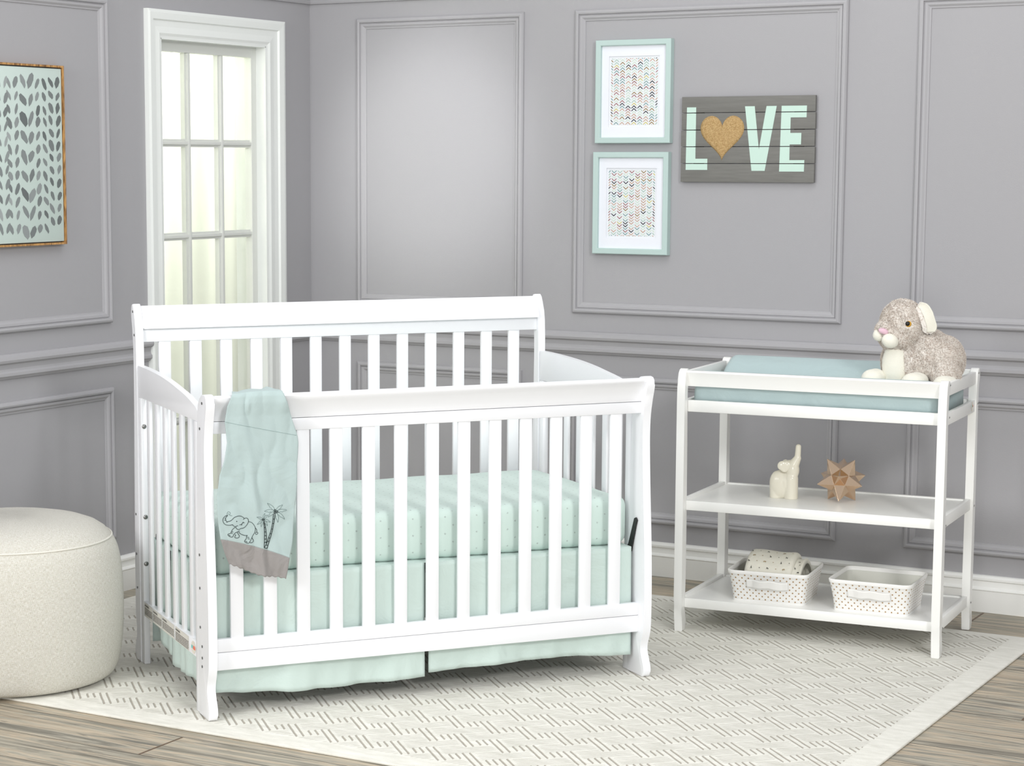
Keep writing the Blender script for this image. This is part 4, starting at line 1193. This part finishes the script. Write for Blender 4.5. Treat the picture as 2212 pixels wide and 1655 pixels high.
# ------------------------------------------------------------------ framed chevron prints
def chev_frame(cx, cz, w, h, up, label):
    D = .030
    f = empty('picture_frame', (cx, 0, cz), 0, label, 'picture frame')
    bw = .0225
    bm = bmesh.new(); rings = []
    prof = [(0, 0), (0, .027), (.001, .029), (.003, D), (bw-.003, D), (bw-.001, .0285), (bw, .026), (bw, .012)]
    for a, o in prof:
        rings.append([bm.verts.new(p) for p in ((-w/2+a, -o, -h/2+a), (w/2-a, -o, -h/2+a), (w/2-a, -o, h/2-a), (-w/2+a, -o, h/2-a))])
    for A, B in zip(rings, rings[1:]):
        for k in range(4): bm.faces.new((A[k], A[(k+1) % 4], B[(k+1) % 4], B[k]))
    from_bm('frame_moulding', bm, mat_mintframe, f)
    # mitre lines
    iw, ih = w/2-bw, h/2-bw
    aw, ah = .1065, .1355
    bm = bmesh.new()
    O = [bm.verts.new((sx*iw, -.016, sz*ih)) for sx, sz in ((-1, -1), (1, -1), (1, 1), (-1, 1))]
    I = [bm.verts.new((sx*aw, -.016, sz*ah)) for sx, sz in ((-1, -1), (1, -1), (1, 1), (-1, 1))]
    I2 = [bm.verts.new((sx*aw, -.0125, sz*ah)) for sx, sz in ((-1, -1), (1, -1), (1, 1), (-1, 1))]
    for A, B in ((O, I), (I, I2)):
        for k in range(4): bm.faces.new((A[k], A[(k+1) % 4], B[(k+1) % 4], B[k]))
    from_bm('mat_board', bm, mat_mat, f)
    bm = bmesh.new()
    y = -.0120
    bm.faces.new([bm.verts.new(p) for p in ((-iw, y, -ih), (iw, y, -ih), (iw, y, ih), (-iw, y, ih))])
    px, pz = .0985, .1275
    pitch, row, hwid, rise, th = .02515, .01045, .0105, .0092, .0046
    rng = random.Random(int(cz*1000))
    def clip(poly):
        for ax, lim, sg in ((0, px, 1), (0, -px, -1), (1, pz, 1), (1, -pz, -1)):
            out = []
            for i in range(len(poly)):
                a, b = poly[i], poly[(i+1) % len(poly)]
                ia, ib = sg*a[ax] <= sg*lim, sg*b[ax] <= sg*lim
                if ia: out.append(a)
                if ia != ib:
                    t = (lim-a[ax])/(b[ax]-a[ax]); out.append((a[0]+(b[0]-a[0])*t, a[1]+(b[1]-a[1])*t))
            poly = out
            if len(poly) < 3: return None
        return poly
    for c in range(-4, 5):
        x = c*pitch
        for r in range(-13, 15):
            z = r*row; sg = 1 if up else -1
            m = rng.choices(range(9), (9, 11, 16, 9, 11, 18, 20, 5, 8))[0]+1
            for s in (-1, 1):
                q = clip([(x, z), (x, z-sg*th), (x+s*hwid, z-sg*(th+rise)), (x+s*hwid, z-sg*rise)])
                if q:
                    try: bm.faces.new([bm.verts.new((a, y-.0003, b)) for a, b in q]).material_index = m
                    except Exception: pass
    me = bpy.data.meshes.new('chevron_print')
    for fc in bm.faces:
        fc.normal_update()
        if fc.normal.y > 0: fc.normal_flip()
    bm.to_mesh(me); bm.free(); link('chevron_print', me, [mat_paper]+mat_ch, f)
    box('frame_back', (-w/2+.004, w/2-.004, -.011, -.001, -h/2+.004, h/2-.004), mat_dark, f, bev=0)
chev_frame(1.5075, 1.8895, .318, .396, True, 'upper mint framed print of upward pointing multicoloured chevrons on the grey wall')
chev_frame(1.5025, 1.4600, .320, .396, False, 'lower mint framed print of downward pointing multicoloured chevrons on the grey wall')

# ------------------------------------------------------------------ LOVE sign
sg0 = empty('love_sign', (1.977, 0, 1.7045), 0, 'grey plank sign spelling LOVE in mint letters with a burlap heart', 'wall sign')
SXa, SXb, SZa, SZb = -.2665, .2665, -.1615, .1620
X = lambda x: (x-984)*.000770
Z = lambda y: (709-y)*.000731
seams = [Z(572), Z(660), Z(746), Z(833)]
zs_ = [SZb]+seams+[SZa]
for a, b in zip(zs_, zs_[1:]):
    box('sign_plank', (SXa+random.uniform(-.001, .001), SXb+random.uniform(-.001, .001), -.020, -.006, b+.0013, a-.0013), mat_sign, sg0, bev=.0012)
for x in (-.2, .2): box('sign_batten', (x-.02, x+.02, -.0065, -.0005, SZa+.02, SZb-.02), mat_dark, sg0, bev=0)
LET = {'L': [[(667,543),(716,543),(716,808),(780,808),(780,866),(665,866)]],
       'V': [[(972,541),(1022,541),(1048,760),(1083,541),(1135,541),(1080,870),(1012,870)]],
       'E': [[(1160,541),(1288,541),(1287,600),(1207,600),(1207,678),(1263,678),(1262,736),(1205,736),(1205,815),(1281,815),(1280,873),(1154,873)]]}
for ch, polys in LET.items():
    bm = bmesh.new()
    for pl in polys: bm.faces.new([bm.verts.new((X(x), -.0204, Z(y))) for x, y in pl])
    for s in seams:
        for dz, cl in ((.0016, 0), (-.0016, 0)):
            bmesh.ops.bisect_plane(bm, geom=bm.verts[:]+bm.edges[:]+bm.faces[:], plane_co=(0, 0, s+dz), plane_no=(0, 0, 1))
        kill = [f for f in bm.faces if abs(f.calc_center_median().z-s) < .0015]
        bmesh.ops.delete(bm, geom=kill, context='FACES')
    r = bmesh.ops.extrude_face_region(bm, geom=bm.faces[:])
    bmesh.ops.translate(bm, verts=[v for v in r['geom'] if isinstance(v, bmesh.types.BMVert)], vec=(0, -.0008, 0))
    o = from_bm('sign_letter', bm, mat_letter, sg0); o['label'] = 'mint letter '+ch
hp = []
for i in range(64):
    t = 2*pi*i/64; hp.append((16*sin(t)**3/16, (13*cos(t)-5*cos(2*t)-2*cos(3*t)-cos(4*t))))
ymx, ymn = max(p[1] for p in hp), min(p[1] for p in hp)
hcx = X(855); hw = .0885; hz0, hz1 = Z(818), Z(588)
bm = bmesh.new(); rings = []
for k in range(9):
    t = k/8; sc = 1-t if t < 1 else 0
    yy = -.0206-.0050*sqrt(max(0, 1-(1-t)**2.2))-(.0015 if k else 0)
    if k == 8: rings.append([bm.verts.new((hcx, yy, (hz0+hz1)/2+.01))]); break
    rings.append([bm.verts.new((hcx+p[0]*hw*sc, yy, (hz0+hz1)/2+.01+((hz0+(p[1]-ymn)/(ymx-ymn)*(hz1-hz0))-((hz0+hz1)/2+.01))*sc)) for p in hp])
base = [bm.verts.new((v.co.x, -.0202, v.co.z)) for v in rings[0]]
for A, B in zip([base]+rings[:-1], rings[:-1]):
    for i in range(64): bm.faces.new((A[i], A[(i+1) % 64], B[(i+1) % 64], B[i]))
for i in range(64): bm.faces.new((rings[-2][i], rings[-2][(i+1) % 64], rings[-1][0]))
from_bm('burlap_heart', bm, mat_burlap, sg0, smooth=True)

# ------------------------------------------------------------------ painting on the left wall
PY1, PY0, PZ0, PZ1, PD = -1.628, -2.24, 1.325, 1.956, .030
pt = empty('framed_painting', (0, (PY0+PY1)/2, (PZ0+PZ1)/2), 0, 'mint painting of grey brush strokes in a thin gold wood frame on the left wall', 'painting')
pw, ph = (PY1-PY0)/2, (PZ1-PZ0)/2
bm = bmesh.new(); rings = []
for a, o in [(0, 0), (0, PD), (.007, PD), (.007, .014)]:
    rings.append([bm.verts.new((o, s*(pw-a), q*(ph-a))) for s, q in ((-1, -1), (1, -1), (1, 1), (-1, 1))])
for A, B in zip(rings, rings[1:]):
    for k in range(4): bm.faces.new((A[k], A[(k+1) % 4], B[(k+1) % 4], B[k]))
from_bm('painting_frame', bm, mat_goldframe, pt)
cv = box('painting_canvas', (.002, .026, -pw+.011, pw-.011, -ph+.011, ph-.011), mat_canvasmint, pt, bev=.0015)
bm = bmesh.new(); rng = random.Random(5)
cols = []; y = pw-.052; k = 0; nst = 0
orient = [1, -1, 1, 1, 1, 1, -1, 1, 1, 1]
while y > -pw+.03:
    cols.append((y, orient[k % 10], (.044, .046, .064, .046, .050, .05)[k % 6], rng)); y -= (.088, .092, .094, .066, .074, .07)[k % 6]*.80; k += 1
for ci, (yc, ori, rowp, _) in enumerate(cols):
    z = ph-.062+rng.uniform(-.006, .004)
    while z > -ph+.045:
        for s in (-1, 1):
            nst += 1
            ln = rowp*.5*rng.uniform(.72, 1.05); wd = (.0125, .0135, .0185, .0125, .0115, .012)[ci % 6]*rng.uniform(.7, 1.15)
            cy = yc+s*.0185+rng.uniform(-.002, .002); cz = z+rng.uniform(-.003, .003)
            ang = s*ori*rng.uniform(.25, .48)     # lean
            shape = [(-wd*.75, ln*.72), (-wd*.1, ln), (wd*.7, ln*rng.uniform(.45, .8)), (wd, 0.1*ln), (wd*.75, -ln*.6), (wd*.05, -ln), (-wd*.6, -ln*rng.uniform(.4, .75)), (-wd, rng.uniform(-.2, .2)*ln)]
            m = min(4, max(0, int(rng.gauss(1.6+.35*ci % 3, 1.0))))
            pts = []
            for a, b in shape:
                a *= rng.uniform(.85, 1.1)
                pts.append((.0263+nst*2.5e-6, cy+a*cos(ang)+b*sin(ang), cz-a*sin(ang)*.0+b*cos(ang)))
            try: bm.faces.new([bm.verts.new(p) for p in pts]).material_index = m
            except Exception: pass
        z -= rowp*rng.uniform(.95, 1.05)
for fc in bm.faces:
    fc.normal_update()
    if fc.normal.x < 0: fc.normal_flip()
me = bpy.data.meshes.new('brush_strokes'); bm.to_mesh(me); bm.free(); bs = link('brush_strokes', me, mat_strokes, cv)

# ------------------------------------------------------------------ light
w = bpy.data.worlds.new('studio'); SC.world = w; w.use_nodes = True
w.node_tree.nodes['Background'].inputs[0].default_value = (.97, .985, 1.0, 1)
w.node_tree.nodes['Background'].inputs[1].default_value = 0.55
def area(name, loc, to, size, power, col=(1, 1, 1), size_y=None, spread=None):
    l = bpy.data.lights.new(name, 'AREA'); l.energy = power; l.size = size; l.color = col
    if size_y: l.shape = 'RECTANGLE'; l.size_y = size_y
    if spread: l.spread = spread
    o = bpy.data.objects.new(name, l); COL.objects.link(o); o.location = loc
    o.rotation_euler = (Vector(to)-Vector(loc)).to_track_quat('-Z', 'Y').to_euler(); return o
area('key_softbox', (7.2, -6.2, 3.6), (1.9, -1.6, .7), 1.0, 172, (1, .998, .99))
area('overhead_softbox', (2.4, -2.6, 3.9), (2.4, -1.9, 0), 2.6, 46)
area('low_fill', (4.5, -7.6, 1.15), (2.4, -.6, .6), 1.2, 54)
area('left_softbox', (.9, -6.6, 2.3), (1.4, -1.2, .9), 1.5, 86)
area('window_backlight', (-1.7, -.7, 2.75), (-.62, -.7, 1.7), 0.7, 200, (1, 1, .985))
l = bpy.data.lights.new('wall_glow_spot', 'SPOT'); l.energy = 140; l.spot_size = radians(27); l.spot_blend = 1.0; l.shadow_soft_size = .12
o = bpy.data.objects.new('wall_glow_spot', l); COL.objects.link(o); o.location = (.95, -2.3, 2.75)
o.rotation_euler = (Vector((.60, 0, 1.66))-o.location).to_track_quat('-Z', 'Y').to_euler()

# ------------------------------------------------------------------ camera
cam = bpy.data.cameras.new('camera'); co = bpy.data.objects.new('camera', cam); COL.objects.link(co)
cam.sensor_fit = 'HORIZONTAL'; cam.sensor_width = 36; cam.lens = 4480.99/2212*36
cam.shift_x = 204.41/2212; cam.shift_y = 79.27/2212
cam.clip_start = .05
YAW, PITCH, ROLL = .5337, .1237, -.0011
co.location = (4.913, -7.419, 1.6192)
co.rotation_euler = (Matrix.Rotation(YAW, 3, 'Z') @ Matrix.Rotation(pi/2-PITCH, 3, 'X') @ Matrix.Rotation(-ROLL*-1*-1, 3, 'Z')).to_euler()
SC.camera = co
vs = SC.view_settings; vs.view_transform = 'Standard'; vs.look = 'None'; vs.gamma = 1; vs.use_curve_mapping = False; vs.exposure = 0.0
